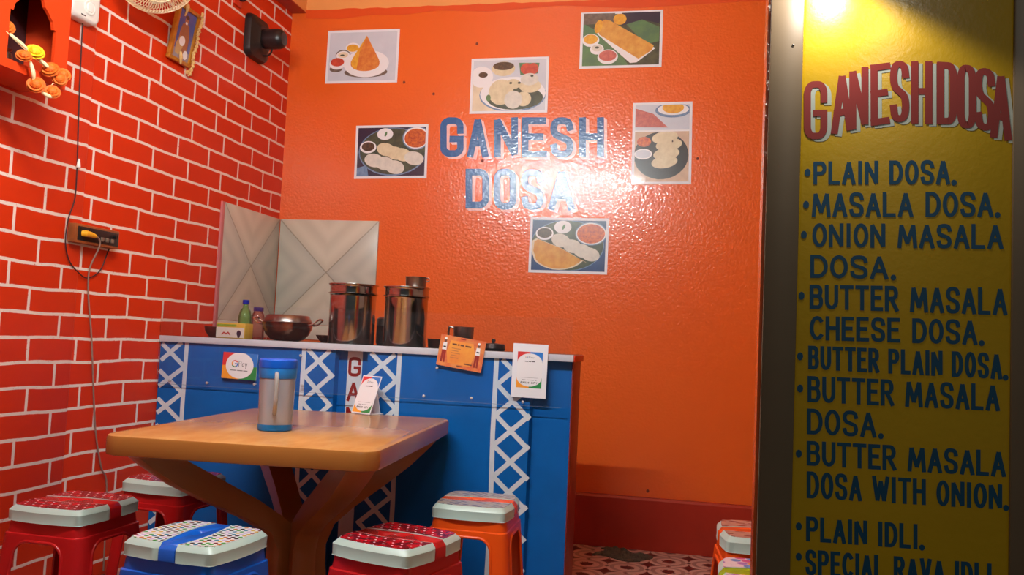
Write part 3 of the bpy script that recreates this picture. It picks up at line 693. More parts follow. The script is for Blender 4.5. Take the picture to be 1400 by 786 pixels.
def d_idli(t, b0, b1):
    t.rect(b0, b1, 1 - b0, 1 - b1, I_GREY); t.poly([(b0, b1), (.35, b1), (.30, .45), (b0, .75)], I_CREAM)
    t.ell(.14, .66, .15, .19, I_W); t.ell(.16, .70, .06, .05, I_BRN); t.ell(.42, .80, .15, .13, I_IDLI2); t.ell(.42, .85, .135, .075, I_BRN)
    t.poly([(.62, .90), (.88, .89), (.86, .70), (.64, .68)], I_LEAF); t.ell(.72, .79, .08, .10, I_RED); t.ell(.80, .79, .07, .10, I_RED)
    t.ell(.55, .33, .43, .31, I_RIM); t.ell(.55, .35, .42, .30, I_W); t.ell(.58, .27, .36, .21, I_LEAFD)
    t.ell(.40, .38, .16, .23, I_IDLI2, -25); t.ell(.55, .52, .10, .09, I_IDLI2); t.ell(.77, .48, .14, .12, I_IDLI2); t.ell(.76, .60, .115, .11, I_IDLI)
    t.ell(.69, .25, .10, .13, I_IDLI2); t.ell(.56, .24, .115, .16, I_IDLI, -20); t.ell(.52, .54, .02, .02, I_LEAFD); t.ell(.63, .54, .02, .02, I_LEAFD); t.ell(.79, .66, .02, .02, I_LEAFD); t.ell(.24, .28, .03, .06, I_LEAF)
def d_roll(t, b0, b1):
    t.rect(b0, b1, 1 - b0, 1 - b1, I_LEAFD); t.poly([(b0, b1), (.6, b1), (.35, .55), (b0, .8)], I_LEAF); t.poly([(.55, .78), (.75, .84), (.96, .70), (.96, .45), (.8, .4)], I_LEAF)
    t.poly([(b0, .98), (.42, .97), (.4, .8), (b0, .78)], I_SH); t.poly([(.5, .97), (.97, .97), (.96, .76), (.75, .84), (.5, .74)], I_DARK)
    t.ell(.48, .86, .08, .10, I_YEL)
    t.poly([(.20, .62), (.62, .08), (.70, .09), (.92, .33), (.86, .38), (.45, .72)], I_W)
    t.poly([(.22, .70), (.24, .82), (.30, .86), (.36, .84), (.90, .38), (.88, .30), (.72, .15), (.23, .60)], I_DOSA2)
    t.ell(.22, .74, .045, .12, I_YEL, -15)
    t.ell(.13, .50, .105, .115, I_W); t.ell(.13, .52, .085, .085, I_YEL); t.ell(.21, .34, .085, .095, I_W); t.ell(.21, .36, .065, .06, I_IDLI); t.ell(.21, .37, .025, .02, I_LEAFD)
    t.ell(.345, .20, .125, .13, I_W); t.ell(.345, .22, .108, .095, I_PINK)
def d_thali(t, b0, b1):
    t.rect(b0, b1, 1 - b0, 1 - b1, I_DARK); t.poly([(b0, b1), (.2, b1), (.17, .25), (b0, .2)], I_RIM)
    t.ell(.52, .50, .47, .45, I_RIM); t.ell(.52, .505, .455, .43, I_LEAFD)
    t.ell(.84, .75, .19, .22, I_RIM); t.ell(.84, .75, .175, .20, I_W); t.ell(.84, .745, .16, .175, I_SAM)
    t.ell(.41, .83, .11, .11, I_W); t.ell(.42, .83, .015, .05, I_LEAF, -20); t.ell(.18, .59, .115, .115, I_W); t.ell(.18, .60, .09, .085, I_BRN)
    for cx, cy in ((.43, .54), (.56, .47), (.66, .44)): t.ell(cx, cy, .13, .12, I_IDLI2, -15)
    for cx, cy in ((.82, .37), (.27, .34), (.42, .28), (.56, .21)): t.ell(cx, cy, .135, .125, I_IDLI, -12)
def d_dosa(t, b0, b1):
    t.rect(b0, b1, 1 - b0, 1 - b1, I_NAVY); t.ell(.48, .50, .47, .46, I_RIM); t.ell(.48, .50, .46, .445, I_LEAFD)
    t.ell(.78, .72, .20, .21, I_RIM); t.ell(.78, .72, .19, .195, I_W); t.ell(.78, .72, .175, .175, I_SAM)
    t.ell(.42, .83, .11, .115, I_W); t.ell(.43, .83, .015, .055, I_LEAF, -25); t.ell(.19, .71, .115, .12, I_W); t.ell(.19, .72, .095, .09, I_BRN)
    for cx, cy in ((.40, .59), (.55, .49), (.78, .35), (.68, .41)): t.ell(cx, cy, .12, .12, I_IDLI, -15)
    P = [(.04, .58), (.09, .62), (.40, .46), (.72, .22), (.75, .18)] + [(.38 + .36 * math.cos(math.radians(a)), .40 + .34 * math.sin(math.radians(a))) for a in range(-28, -160, -12)] + [(.03, .40)]
    t.poly(P, I_CREAM); t.poly([(.38 + (x - .38) * .93, .36 + (y - .36) * .93) for x, y in P], I_DOSA2)
def d_tall(t, b0, b1):
    t.rect(b0, .66, 1 - b0, 1 - b1, I_GREY); t.poly([(b0, .70), (.60, .69), (.35, .86), (b0, .93)], I_PINK); t.ell(.68, .90, .30, .09, I_RIM); t.ell(.68, .91, .26, .07, I_W); t.ell(.68, .93, .18, .07, I_YEL)
    t.rect(b0, b1, 1 - b0, .645, I_WOOD); t.ell(.49, .35, .46, .29, I_BLACK)
    t.ell(.20, .52, .12, .06, I_SAM); t.ell(.19, .37, .15, .065, I_W); t.ell(.19, .37, .13, .05, I_GREY)
    for cx, cy in ((.55, .57), (.62, .48), (.58, .37), (.55, .27)): t.ell(cx, cy, .22, .075, I_IDLI2, 8)
    t.ell(.68, .52, .012, .012, I_BRN); t.rect(b0, .640, 1 - b0, .66, I_W)
poster('landscape food poster showing a cone shaped dosa on a white plate', 0.236, 0.678, 2.500, 2.815, 0.0, d_cone)
poster('landscape food poster with idlis in a pale blue bowl above the painted name', 1.115, 1.559, 2.314, 2.630, -0.008, d_idli)
poster('landscape food poster with a long rolled dosa on green leaf', 1.727, 2.173, 2.559, 2.875, -0.005, d_roll)
poster('food poster with a thali of idlis only left of the painted name', 0.447, 0.882, 1.942, 2.252, -0.015, d_thali)
poster('tall portrait food poster right of the painted name', 2.032, 2.347, 1.920, 2.366, -0.015, d_tall)
poster('food poster with a folded dosa and idlis under the painted name', 1.493, 1.924, 1.428, 1.732, 0.0, d_dosa)

G_R, G_B, G_G, G_O, G_T = ink('card_red', (214, 62, 62)), ink('card_blue', (52, 122, 204)), ink('card_green', (48, 136, 74)), ink('card_orange', (240, 160, 56)), ink('card_grey_text', (110, 112, 116))
def g_logo(t, cx, cy, r, w):
    X, Y = t.w, t.h
    for a0, a1, m in ((40, 140, G_R), (140, 215, G_O), (215, 310, G_G), (310, 362, G_B)):
        t.stroke([(cx + r / X * math.cos(math.radians(a0 + (a1 - a0) * i / 8)), cy + r / Y * math.sin(math.radians(a0 + (a1 - a0) * i / 8))) for i in range(9)], w, m)
    t.stroke([(cx + r / X, cy), (cx + .15 * r / X, cy)], w, G_B)
def corners(t, x0, y0, x1, y1):
    xm, ym = (x0 + x1) / 2, (y0 + y1) / 2
    t.rect(x0, ym, xm, y1, G_R); t.rect(xm, ym, x1, y1, G_B); t.rect(xm, y0, x1, ym, G_G); t.rect(x0, y0, xm, ym, G_O)
def qr_face(t, x0, y0, x1, y1):
    corners(t, x0, y0, x1, y1); dx, dy = x1 - x0, y1 - y0
    X = lambda u: x0 + dx * u
    Yv = lambda v: y0 + dy * v
    pts = []
    for cx, cy, a0 in ((.5, .70, 0), (.5, .30, 180)):
        for i in range(13):
            a = math.radians(a0 + 180 * i / 12); pts.append((X(cx + .5 * math.cos(a)), Yv(cy + .26 * math.sin(a))))
    t.poly(pts, I_W)
    g_logo(t, X(.36), Yv(.855), .0042, .0016)
    t.text('Pay', [(X(.44), Yv(.83)), (X(.66), Yv(.83)), (X(.66), Yv(.88)), (X(.44), Yv(.88))], .0011, G_T)
    for a, c, yy in ((.30, .43, .735), (.45, .55, .735), (.57, .70, .735)): t.rect(X(a), Yv(yy - .010), X(c), Yv(yy + .012), I_BLACK)
    t.rect(X(.14), Yv(.282), X(.86), Yv(.288), G_T)
    for a, c in ((.22, .36), (.42, .50), (.56, .70), (.74, .80)): t.rect(X(a), Yv(.215), X(c), Yv(.228), G_T)
    t.text('BHIM', [(X(.16), Yv(.12)), (X(.50), Yv(.12)), (X(.52), Yv(.175)), (X(.18), Yv(.175))], .0017, I_BLACK)
    t.text('UPI', [(X(.58), Yv(.12)), (X(.82), Yv(.12)), (X(.84), Yv(.175)), (X(.60), Yv(.175))], .0015, I_BLACK)
YG = YC - 0.0185
s = Sheet(0.168, 0.116, 0.002); corners(s, 0, 0, 1, 1); s.ell(.5, .52, .40, .50, I_W, n=36); s.cl = (0, 0, 1, 1)
g_logo(s, .36, .58, .0135, .0048); s.text('Pay', [(.47, .48), (.72, .48), (.72, .70), (.47, .70)], .0026, G_T)
for a, c in ((.24, .42), (.44, .60), (.62, .74)): s.rect(a, .315, c, .345, G_T)
o = s.build('payment_sign'); o.location = (0.4135, YG - 0.0002, 0.883); o.rotation_euler = (0, 0.025, 0)
tag(o, 'small landscape payment sign with coloured corners on the counter front', 'sign')
s = Sheet(0.147, 0.222, 0.001); qr_face(s, .14, .18, .86, .85); o = s.build('payment_sheet'); o.location = (1.7225, YG - 0.0002, 0.930); o.rotation_euler = (0, 0.012, 0)
tag(o, 'white laminated payment sheet stuck on the right of the counter front', 'sign')
def card(name, label): return thing(name, label, 'sign')
# orange printed card, hung crooked
OC_B, OC_O, OC_M, OC_D = ink('card_rust', (214, 104, 70), (224, 150, 90), 25), ink('card_amber', (240, 168, 76), (230, 140, 70), 12), ink('card_maroon', (150, 52, 48)), ink('card_dark_text', (110, 70, 60))
s = Sheet(0.198, 0.131, 0.0015); s.rect(0, 0, 1, 1, OC_B); s.poly([(.24, .12), (.74, .12), (.80, .5), (.74, .86), (.24, .86), (.18, .5)], OC_O)
for cx in (.12, .86):
    s.poly([(cx - .05, .12), (cx - .045, .55), (cx + .045, .55), (cx + .05, .12), (cx + .01, .12), (cx, .40), (cx - .01, .12)], OC_M)
    s.poly([(cx - .05, .52), (cx - .04, .76), (cx + .04, .76), (cx + .05, .52)], I_W); s.ell(cx, .82, .028, .055, OC_D); s.ell(cx, .89, .03, .04, I_W)
    s.rect(cx - .03, .60, cx + .03, .64, I_BLACK)
for a, c in ((.28, .38), (.40, .44), (.46, .54), (.57, .70)): s.rect(a, .72, c, .77, OC_D)
for k, L in enumerate((.2, .16, .2, .14, .18)): s.rect(.28, .60 - k * .075, .28 + L, .63 - k * .075, ink('card_faint_text', (200, 128, 80)))
s.rect(.60, .16, .78, .20, OC_D); s.rect(.45, .06, .58, .09, OC_D); s.rect(.44, .93, .56, .96, OC_M)
o = s.build('orange_card'); o.location = (1.4265, YG - 0.0002, 0.9885); o.rotation_euler = (0, 0.135, 0)
tag(o, 'crooked orange printed card with two waiter figures on the counter front', 'card')

# ------------------------------------------------------------------ things on the counter
def lathe_part(name, prof, m, par, at=(0, 0, 0), n=40, **kw):
    b = bm_new(); add_lathe(b, prof, at, n, **kw); return obj(name, b, m, par, local=True)
def container(label, x, y, r, h):
    t = thing('steel_container', label, 'container', (x, y, ZT), (0, 0, 0), 'steel containers on the counter')
    lathe_part('container_body', [(r * .93, 0), (r * .95, .004), (r * .95, h * .80), (r * .985, h * .82)], STEEL, t, n=56)
    lathe_part('bead_ring', [(r * .95, h * .83), (r * 1.03, h * .838), (r * 1.03, h * .848), (r * .96, h * .855)], STEEL, t, n=56)
    lathe_part('lid', [(r * .965, h * .857), (r * .965, h * .955), (r * .985, h * .972), (r * 1.035, h * .985), (r * 1.04, h * .992), (r * 1.035, h), (r * .97, h * .992), (r * .93, h * .983), (r * .2, h * .983)], STEEL, t, n=56)
    return t
container('taller left steel container with open lip on the counter', 0.876, -0.955, 0.108, 0.268)
container('right steel container with a tumbler standing on its lid', 1.132, -0.965, 0.1, 0.263)
t = thing('steel_tumbler', 'small steel tumbler standing on the right steel container', 'tumbler', (1.160, -0.93, ZT + 0.263 * .984))
lathe_part('cup', [(.044, 0), (.045, .003), (.047, .050), (.0485, .052), (.0485, .054), (.0465, .053), (.043, .006), (.01, .005)], STEELD, t)
b = bm_new(); add_tube(b, smooth_path([(.046, 0, .048), (.058, 0, .050), (.060, 0, .038), (.047, 0, .034)], 5), .003); obj('handle', b, STEELD, t, local=True)
t = thing('cooking_pot', 'dark pot standing between the two steel containers', 'pot', (1.008, -0.857, ZT))
lathe_part('pot_body', [(.040, 0), (.048, .01), (.048, .085), (.050, .088), (.047, .09), (.045, .086), (.044, .012), (.01, .01)], mat('sooty_metal', (46, 36, 36), 0.4, metal=0.7), t)
lathe_part('lid', [(.0485, .09), (.047, .12), (.036, .129), (.01, .131)], STEELD, t)
# kadhai with lid
t = thing('kadhai', 'round two handled wok with a shallow lid on the counter', 'wok', (0.560, -0.945, ZT))
t.scale = (.86, .86, .95)
COP = mat('browned_steel', (150, 100, 80), 0.24, metal=1.0, var=0.35, vscale=14)
lathe_part('bowl', [(.055, .0), (.085, .006), (.112, .030), (.128, .062), (.133, .084), (.138, .085), (.139, .089), (.131, .089), (.125, .063), (.10, .028), (.01, .010)], COP, t, n=56)
lathe_part('lid', [(.128, .0895), (.128, .092), (.112, .120), (.106, .124), (.09, .120), (.01, .117)], STEELD, t, n=56)
for s_ in (-1, 1):
    b = bm_new(); add_tube(b, smooth_path([(s_ * .130, -.034, .078), (s_ * .158, -.034, .084), (s_ * .184, -.030, .104), (s_ * .190, 0, .108), (s_ * .184, .030, .104), (s_ * .158, .034, .084), (s_ * .130, .034, .078)], 5), .0045); obj('handle', b, STEEL, t, local=True)
t = thing('scalloped_dish', 'small brown scalloped dish beside the wok', 'dish', (0.722, -0.87, ZT))
b = bm_new(); n = 48; rings = []
for r, z, k in ((.022, 0, 0), (.033, .008, .05), (.044, .026, .12), (.047, .034, .16), (.044, .034, .16), (.031, .012, .05), (.01, .010, 0)):
    rings.append([(r * (1 + k * .6 * math.sin(9 * 2 * PI * j / n)) * math.cos(2 * PI * j / n), r * (1 + k * .6 * math.sin(9 * 2 * PI * j / n)) * math.sin(2 * PI * j / n), z) for j in range(n)])
loft(b, rings); obj('dish', b, COP, t, local=True)
# carton
t = thing('carton', 'white and yellow carton at the left end of the counter', 'box', (0.318, -0.985, ZT), (0, 0, -0.12))
CY = mat('carton_yellow', (214, 168, 60), 0.45, var=0.1); CW = mat('carton_white', (220, 208, 196), 0.45)
b = bm_new(); add_box(b, (-.078, -.03, 0), (.078, .03, .070), 0.002); obj('box_body', b, CY, t, local=True)
b = bm_new(); add_box(b, (-.0775, -.0306, .004), (.074, -.0298, .050)); obj('front_print', b, CW, t, local=True, smooth=False)
b = bm_new(); add_box(b, (-.074, -.0308, .054), (.030, -.0299, .064)); obj('green_stripe', b, mat('carton_green', (140, 160, 50), 0.45), t, local=True, smooth=False)
b = bm_new(); f3 = lambda u, v, l: (u, -.0308 - l, v)
ribbon(b, [(-.045, .018), (-.035, .026), (-.022, .020), (-.012, .027), (-.002, .018)], .006, f3)
obj('print_mark', b, mat('carton_red', (190, 60, 50), 0.45), t, local=True, smooth=False)
b = bm_new(); disc(b, (.046, .024), .012, .014, f3); disc(b, (.046, .010), .007, .006, f3); obj('print_motif', b, mat('carton_dark', (50, 34, 60), 0.45), t, local=True, smooth=False)
t = thing('dark_bowl', 'small dark brown bowl at the far left of the counter', 'bowl', (0.172, -0.9, ZT))
lathe_part('bowl', [(.025, 0), (.03, .004), (.048, .03), (.052, .05), (.054, .051), (.049, .051), (.044, .03), (.01, .008)], mat('dark_brown_glaze', (92, 34, 28), 0.3), t)
def bottle(name, label, x, y, prof, m, capm, cz, cr, ch):
    t = thing(name, label, 'bottle', (x, y, ZT)); t.scale = (.80, .80, .93) if name == 'clear_jar' else (.93, .93, .95); lathe_part('bottle_body', prof, m, t, n=32)
    lathe_part('cap', [(cr, cz), (cr * 1.03, cz + .002), (cr * 1.03, cz + ch - .002), (cr * .9, cz + ch), (cr * .2, cz + ch)], capm, t, n=24); return t
bottle('green_bottle', 'green plastic bottle with blue cap behind the carton', 0.302, -0.868, [(.030, 0), (.034, .004), (.034, .075), (.034, .110), (.026, .140), (.014, .155), (.012, .175), (.010, .175)],
       clear_mat('green_plastic', (0.55, 0.75, 0.45), (120, 160, 90), 0.35), mat('blue_cap', (24, 40, 150), 0.35), .172, .0165, .021)
bottle('clear_jar', 'clear round jar with purple cap beside the green bottle', 0.369, -0.868, [(.036, 0), (.039, .004), (.039, .105), (.034, .128), (.027, .136), (.027, .146), (.022, .146)],
       clear_mat('pinkish_plastic', (0.85, 0.72, 0.68), (180, 90, 80), 0.3), mat('purple_cap', (52, 30, 96), 0.35), .142, .0285, .020)
t = thing('steel_mug', 'steel mug with handle behind the orange card', 'mug', (1.375, -0.87, ZT))
lathe_part('cup', [(.042, 0), (.044, .003), (.046, .098), (.048, .1), (.0455, .1), (.042, .005), (.01, .004)], STEELD, t)
b = bm_new(); add_tube(b, smooth_path([(-.044, 0, .092), (-.066, 0, .096), (-.07, 0, .06), (-.062, 0, .03), (-.043, 0, .026)], 6), .005); obj('handle', b, STEELD, t, local=True)
t = thing('steel_bowl', 'low dark steel bowl beside the right steel container', 'bowl', (1.300, -0.985, ZT))
lathe_part('bowl', [(.04, 0), (.05, .004), (.053, .038), (.056, .040), (.052, .041), (.048, .006), (.01, .005)], mat('dark_steel', (90, 74, 70), 0.3, metal=1.0), t)
t = thing('flat_lid', 'flat dark lid lying behind the orange card', 'lid', (1.512, -0.86, ZT))
lathe_part('disc', [(.05, 0), (.055, .01), (.05, .030), (.012, .034)], mat('sooty_metal', (46, 36, 36), 0.4, metal=0.7), t)
lathe_part('knob', [(.006, .033), (.01, .045), (.008, .052), (.001, .054)], BLACK, t, n=16)

# ------------------------------------------------------------------ table
TX, TY, TR, TZ = 1.022, -1.705, math.radians(4.5), 0.715
KT = 1.117
tb = thing('dining_table', 'tan wood effect plastic table in front of the blue counter', 'table', (TX, TY, 0), (0, 0, TR))
HW, HD = 0.383 * KT, 0.505 * KT
def rrect(hw, hd, r, n=8, bulge=0.0):
    pts = []
    for cx, cy, a0 in ((hw - r, hd - r, 0), (-hw + r, hd - r, 90), (-hw + r, -hd + r, 180), (hw - r, -hd + r, 270)):
        for i in range(n + 1):
            a = math.radians(a0 + 90 * i / n); x, y = cx + r * math.cos(a), cy + r * math.sin(a)
            pts.append((x, y))
    return pts
b = bm_new(); rg = []
for ins, z in ((.016, TZ - .064), (.002, TZ - .060), (0, TZ - .053), (0, TZ - .012), (.003, TZ - .004), (.009, TZ)): rg.append([(x, y, z) for x, y in rrect(HW - ins, HD - ins, .060 - ins)])
loft(b, rg, cap0=False); loft(b, [[(x, y, TZ - .062) for x, y in rrect(HW - .02, HD - .02, .04)], [(x, y, TZ - .015) for x, y in rrect(HW - .02, HD - .02, .04)]], cap0=False)
WOODL = mat('brown_moulded_plastic', (160, 96, 46), 0.28)
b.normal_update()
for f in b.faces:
    if f.calc_center_median().z < TZ - .0065: f.material_index = 1  # sides below the printed top: browner, with the edge's shade put into the colour
obj('tabletop', b, [WOOD, mat('shaded_edge_plastic', (170, 106, 48), 0.25)], tb, local=True)
def table_leg(sx, sy):
    b = bm_new(); d = Vector((sx * HW, sy * HD)).normalized(); nrm = Vector((-d.y, d.x)); rings = []
    # (outer radius, inner radius, z, half thickness)
    prof = [(.565, .455, .700, .042), (.510, .375, .655, .041), (.425, .270, .595, .039), (.315, .165, .535, .037), (.205, .085, .480, .036), (.125, .022, .430, .036), (.096, .012, .370, .036), (.098, .012, .300, .036), (.112, .022, .220, .036), (.136, .045, .130, .036), (.165, .080, .050, .036), (.190, .115, .0, .038)]
    prof = [(a * KT, c * KT, max(0.0, 1.05 - (1.05 - z) * KT) if z > .1 else z, h * KT) for a, c, z, h in prof]
    P = []
    for i in range(len(prof) - 1):
        for k in range(3):
            t = k / 3; P.append([prof[i][j] + (prof[i + 1][j] - prof[i][j]) * t for j in range(4)])
    P.append(prof[-1])
    for ro, ri, z, h in P:
        ring = []
        for r, s, c in ((ro, -1, .55), (ro, 1, .55), (ro - .012, 1, 1), (ri, 1, 1), (ri, -1, 1), (ro - .012, -1, 1)):
            q = d * r + nrm * s * h * c; ring.append((q.x, q.y, z))
        ring = [ring[0], ring[1], ring[2], ring[3], ring[4], ring[5]]; rings.append(ring)
    loft(b, rings); obj('leg', b, WOODL, tb, local=True, angle=40)
for sx, sy in ((-1, -1), (1, -1), (-1, 1), (1, 1)): table_leg(sx, sy)
# pitcher
pj = thing('water_pitcher', 'clear plastic water pitcher with blue lid on the table', 'pitcher', (1.010, -1.905, TZ), (0, 0, math.radians(29)))
pj.scale = (KT, KT, KT)
JP = clear_mat('milky_clear_plastic', (0.94, 0.94, 0.95), (226, 226, 230), 0.40, 0.12)
PB = mat('blue_lid_plastic', (16, 88, 196), 0.3)
lathe_part('pitcher_body', [(.0500, .014), (.0505, .02), (.0535, .165), (.0545, .178), (.0545, .186), (.0522, .186), (.0512, .165), (.0480, .022), (.01, .018)], JP, pj, n=48, cap0=True, cap1=True)
lathe_part('base', [(.047, 0), (.0505, .002), (.0515, .012), (.0505, .0195), (.048, .0205), (.01, .0165)], mat('teal_blue_plastic', (20, 108, 168), 0.3), pj, n=48)
lathe_part('lid', [(.0545, .182), (.0548, .186), (.0565, .187), (.0572, .192), (.0565, .210), (.053, .214), (.046, .211), (.01, .211)], PB, pj, n=48)
lathe_part('lid_skirt', [(.0546, .156), (.0552, .157), (.0556, .187), (.0545, .187)], mat('light_blue_plastic', (36, 124, 206), 0.3), pj, n=48, cap0=False, cap1=False)
b = bm_new(); add_tube(b, smooth_path([(-.006, -.054, .172), (-.006, -.083, .166), (-.006, -.090, .125), (-.006, -.087, .085), (-.006, -.066, .058), (-.006, -.052, .054)], 5), .0065, 10)
obj('handle', b, clear_mat('pale_clear_plastic', (0.85, 0.85, 0.84), (206, 200, 194), 0.55, 0.1), pj, local=True)
# payment card standing at the table's back edge
cs = thing('payment_card_stand', 'white payment card standing on the back edge of the table', 'sign', (1.030, -1.180, TZ), (0, 0, math.radians(-24)))
cs.scale = (KT, KT, KT)
s = Sheet(0.098, 0.150, 0.002); qr_face(s, .04, .03, .96, .97)
b = s.bm; bmesh.ops.transform(b, matrix=Matrix.Translation((0, 0, .002)) @ Matrix.Rotation(math.radians(-21), 4, 'X') @ Matrix.Translation((0, 0, .0752)), verts=b.verts)
s.build('card', cs)
b = bm_new(); add_prism(b, [(.002, .0), (.085, .0), (.085, .002), (.006, .002)], -.035, .035, 'x'); add_prism(b, [(.083, .0), (.085, .0), (.052, .120), (.050, .118)], -.02, .02, 'x')
obj('prop', b, PAPER, cs, local=True, smooth=False)

# ------------------------------------------------------------------ stools
SH = 0.47
def stool_outline(hw, hd, r=.014, bul=.011, n=10):
    pts = []
    for k, (a, c) in enumerate(((hw, hd), (hd, hw), (hw, hd), (hd, hw))):
        th = k * PI / 2                       # side facing +x, +y, -x, -y
        for i in range(-n, n + 1):
            u = i / n; y = u * (c - r); x = a + bul * (1 - u * u)
            pts.append((x * math.cos(th) - y * math.sin(th), x * math.sin(th) + y * math.cos(th)))
        cx, cy = a - r, c - r                 # corner
        for i in range(1, 5):
            q = math.radians(90 * i / 5); x, y = cx + r * math.cos(q), cy + r * math.sin(q)
            pts.append((x * math.cos(th) - y * math.sin(th), x * math.sin(th) + y * math.cos(th)))
    return pts
def make_stool(label, plastic, panel, w=.265, d=.29):
    t = thing('plastic_stool', label, 'stool', (0, 0, 0), (0, 0, 0), 'plastic stools'); hw, hd = w / 2, d / 2
    # one-piece moulded shell with four legs
    b = bm_new(); zt, za = SH - .046, .366; R, A0 = .045, .60
    lev = [(zt + .02, -.008, 0), (zt, -.006, 0), (zt - .002, -.002, 0), (zt - .036, .002, 0), (zt - .039, .007, 0), (za, .009, 0)]
    def arch(z, h):
        A = h * (A0 + .05 * (za - z) / za); k = za - z
        return A if k >= R else A - R + math.sqrt(max(0, R * R - (R - k) ** 2))
    zl = [za - R * (1 - math.cos(i * PI / 2 / 7)) for i in range(0, 8)] + [za - R - (za - R) * i / 8 for i in range(1, 9)]
    for z in zl: lev.append((z, .009 + .030 * (za - z) / za, 1))
    r = .028; prev = None; edge = {}
    for li, (z, sp_, open_) in enumerate(lev):
        X, Y = hw + sp_, hd + sp_; ax = arch(z, X) if open_ else 0.0; ay = arch(z, Y) if open_ else 0.0   # ax: opening on the +-y sides
        strips = []
        for k in range(4):
            a, c, pa, pc = (X, Y, ay, ax) if k % 2 == 0 else (Y, X, ax, ay); th = k * PI / 2
            P = [(a, pa + (c - r - pa) * i / 4) for i in range(5)] + [(a - r + r * math.cos(q), c - r + r * math.sin(q)) for q in [math.radians(15 * i) for i in range(1, 6)]] + [(a - r - (a - r - pc) * i / 4, c) for i in range(5)]
            strips.append([b.verts.new((x * math.cos(th) - y * math.sin(th), x * math.sin(th) + y * math.cos(th), z)) for x, y in P])
            if open_: edge.setdefault(k, ([], []))[0].append(strips[-1][0].co.copy()); edge[k][1].append(strips[-1][-1].co.copy())
        if prev is not None and not (open_ and not prev[1]):
            for s0, s1 in zip(prev[0], strips):
                for i in range(len(s0) - 1): b.faces.new((s0[i], s0[i + 1], s1[i + 1], s1[i]))
        elif prev is not None:
            # arch top: the closed band above meets the legs below along the same height
            pass
        prev = (strips, open_)
    # tie the band's lower edge (closed) to the leg tops by sharing positions
    bmesh.ops.remove_doubles(b, verts=b.verts, dist=1e-5)
    top = [(x, y, SH - .026) for x, y in rrect(hw - .008, hd - .008, .02, 4)]
    bmesh.ops.recalc_face_normals(b, faces=b.faces)
    bmesh.ops.solidify(b, geom=b.faces[:], thickness=0.003)
    for k in range(4):                        # rolled lip round each arch
        path = edge[(k + 0) % 4][0][::-1]; other = edge[(k + 3) % 4][1]
        pts = path + other; pts = [p for i, p in enumerate(pts) if i == 0 or (p - pts[i - 1]).length > 1e-5]
        add_tube(b, pts, .0052, 8)
    obj('stool_body', b, plastic, t, local=True, angle=50)
    # seat: two white rims with printed papers and a coloured band between
    out = stool_outline(hw, hd)
    def wave(x, s): return s * (.026 + .016 * math.cos(PI * x / (w * 1.05))) + .010 * math.sin(PI * x / w)
    for s_ in (1, -1):
        half = [p for p in out if s_ * (p[1] - wave(p[0], s_)) > 0]
        # order the outline run so it starts after the gap
        idx = [i for i, p in enumerate(out) if s_ * (p[1] - wave(p[0], s_)) > 0]
        st = next(i for i in idx if (i - 1) % len(out) not in idx); run = []
        i = st
        while i in idx: run.append(out[i]); i = (i + 1) % len(out)
        xe, xs = run[-1][0], run[0][0]; N = 14; ends = hw + .006
        wv = [(math.copysign(ends, xe) + (math.copysign(ends, xs) - math.copysign(ends, xe)) * k / N) for k in range(N + 1)]
        wv = [(x, wave(x, s_)) for x in wv]
        def poly(ins, wi):
            P = []
            for x, y in run:
                L = math.hypot(x / hw, y / hd); fx = abs(x) > hw - .024; fy = abs(y) > hd - .024
                P.append((x - math.copysign(ins, x) * (1 if fx else 0), y - math.copysign(ins, y) * (1 if fy else 0)))
            for x, y in wv: P.append((max(-hw - .010 + ins, min(hw + .010 - ins, x)), y + s_ * wi))
            return P
        b = bm_new(); loft(b, [[(x, y, z) for x, y in poly(i_, 0)] for i_, z in ((.0, SH - .047), (-.001, SH - .045), (.0005, SH - .0155), (.002, SH - .0135), (.012, SH - .0025), (.015, SH))])
        rim = obj('seat_rim', b, WHITE, t, local=True, angle=28)
        b = bm_new(); loft(b, [[(x, y, z) for x, y in poly(.0145, .0045)] for z in (SH - .004, SH + .0007)])
        sub(obj('seat_panel', b, panel, t, local=True, smooth=False), rim)
    def side(x, s, ins): return (max(-hw - .011 + ins, min(hw + .011 - ins, x)), wave(x, s))
    N = 18; xs_ = [-(hw + .010) + 2 * (hw + .010) * k / N for k in range(N + 1)]
    def band(ins): return [side(x, -1, ins) for x in xs_] + [side(x, 1, ins) for x in reversed(xs_)]
    b = bm_new(); loft(b, [[(x, y, z) for x, y in band(i_)] for i_, z in ((.001, SH - .046), (.0015, SH - .016), (.003, SH - .014), (.012, SH - .004), (.015, SH - .0015))])
    body = obj('seat_band', b, plastic, t, local=True, angle=50)
    cb = bm_new(); loft(cb, [[(x, y, z) for x, y in rrect(.022, .008, .0075, 5)] for z in (SH - .020, SH + .02)])
    cut = obj('cutter', cb, plastic, None, local=True)
    md = body.modifiers.new('slot', 'BOOLEAN'); md.object = cut; md.operation = 'DIFFERENCE'; md.solver = 'EXACT'
    bpy.context.view_layer.update()
    me = bpy.data.meshes.new_from_object(body.evaluated_get(bpy.context.evaluated_depsgraph_get()))
    body.modifiers.clear(); body.data = me; bpy.data.objects.remove(cut)
    return t
def plastic(name, rgb): return mat(name, rgb, 0.27)
P_RED, P_BLUE, P_OR, P_GR = plastic('red_stool_plastic', (186, 24, 26)), plastic('blue_stool_plastic', (16, 94, 200)), plastic('orange_stool_plastic', (236, 84, 18)), plastic('green_stool_plastic', (150, 176, 20))
F_BERRY, F_MULTI, F_DASH, F_FLOR, F_WAT = [dot_mat('seat_print_' + k, k) for k in ('berry', 'multi', 'dash', 'floral', 'water')]
s1 = make_stool('red stool with white speckled red seat at the front right of the table', P_RED, F_BERRY)
s1.location = (1.552, -2.164, 0); s1.rotation_euler = (0, 0, math.radians(-16))
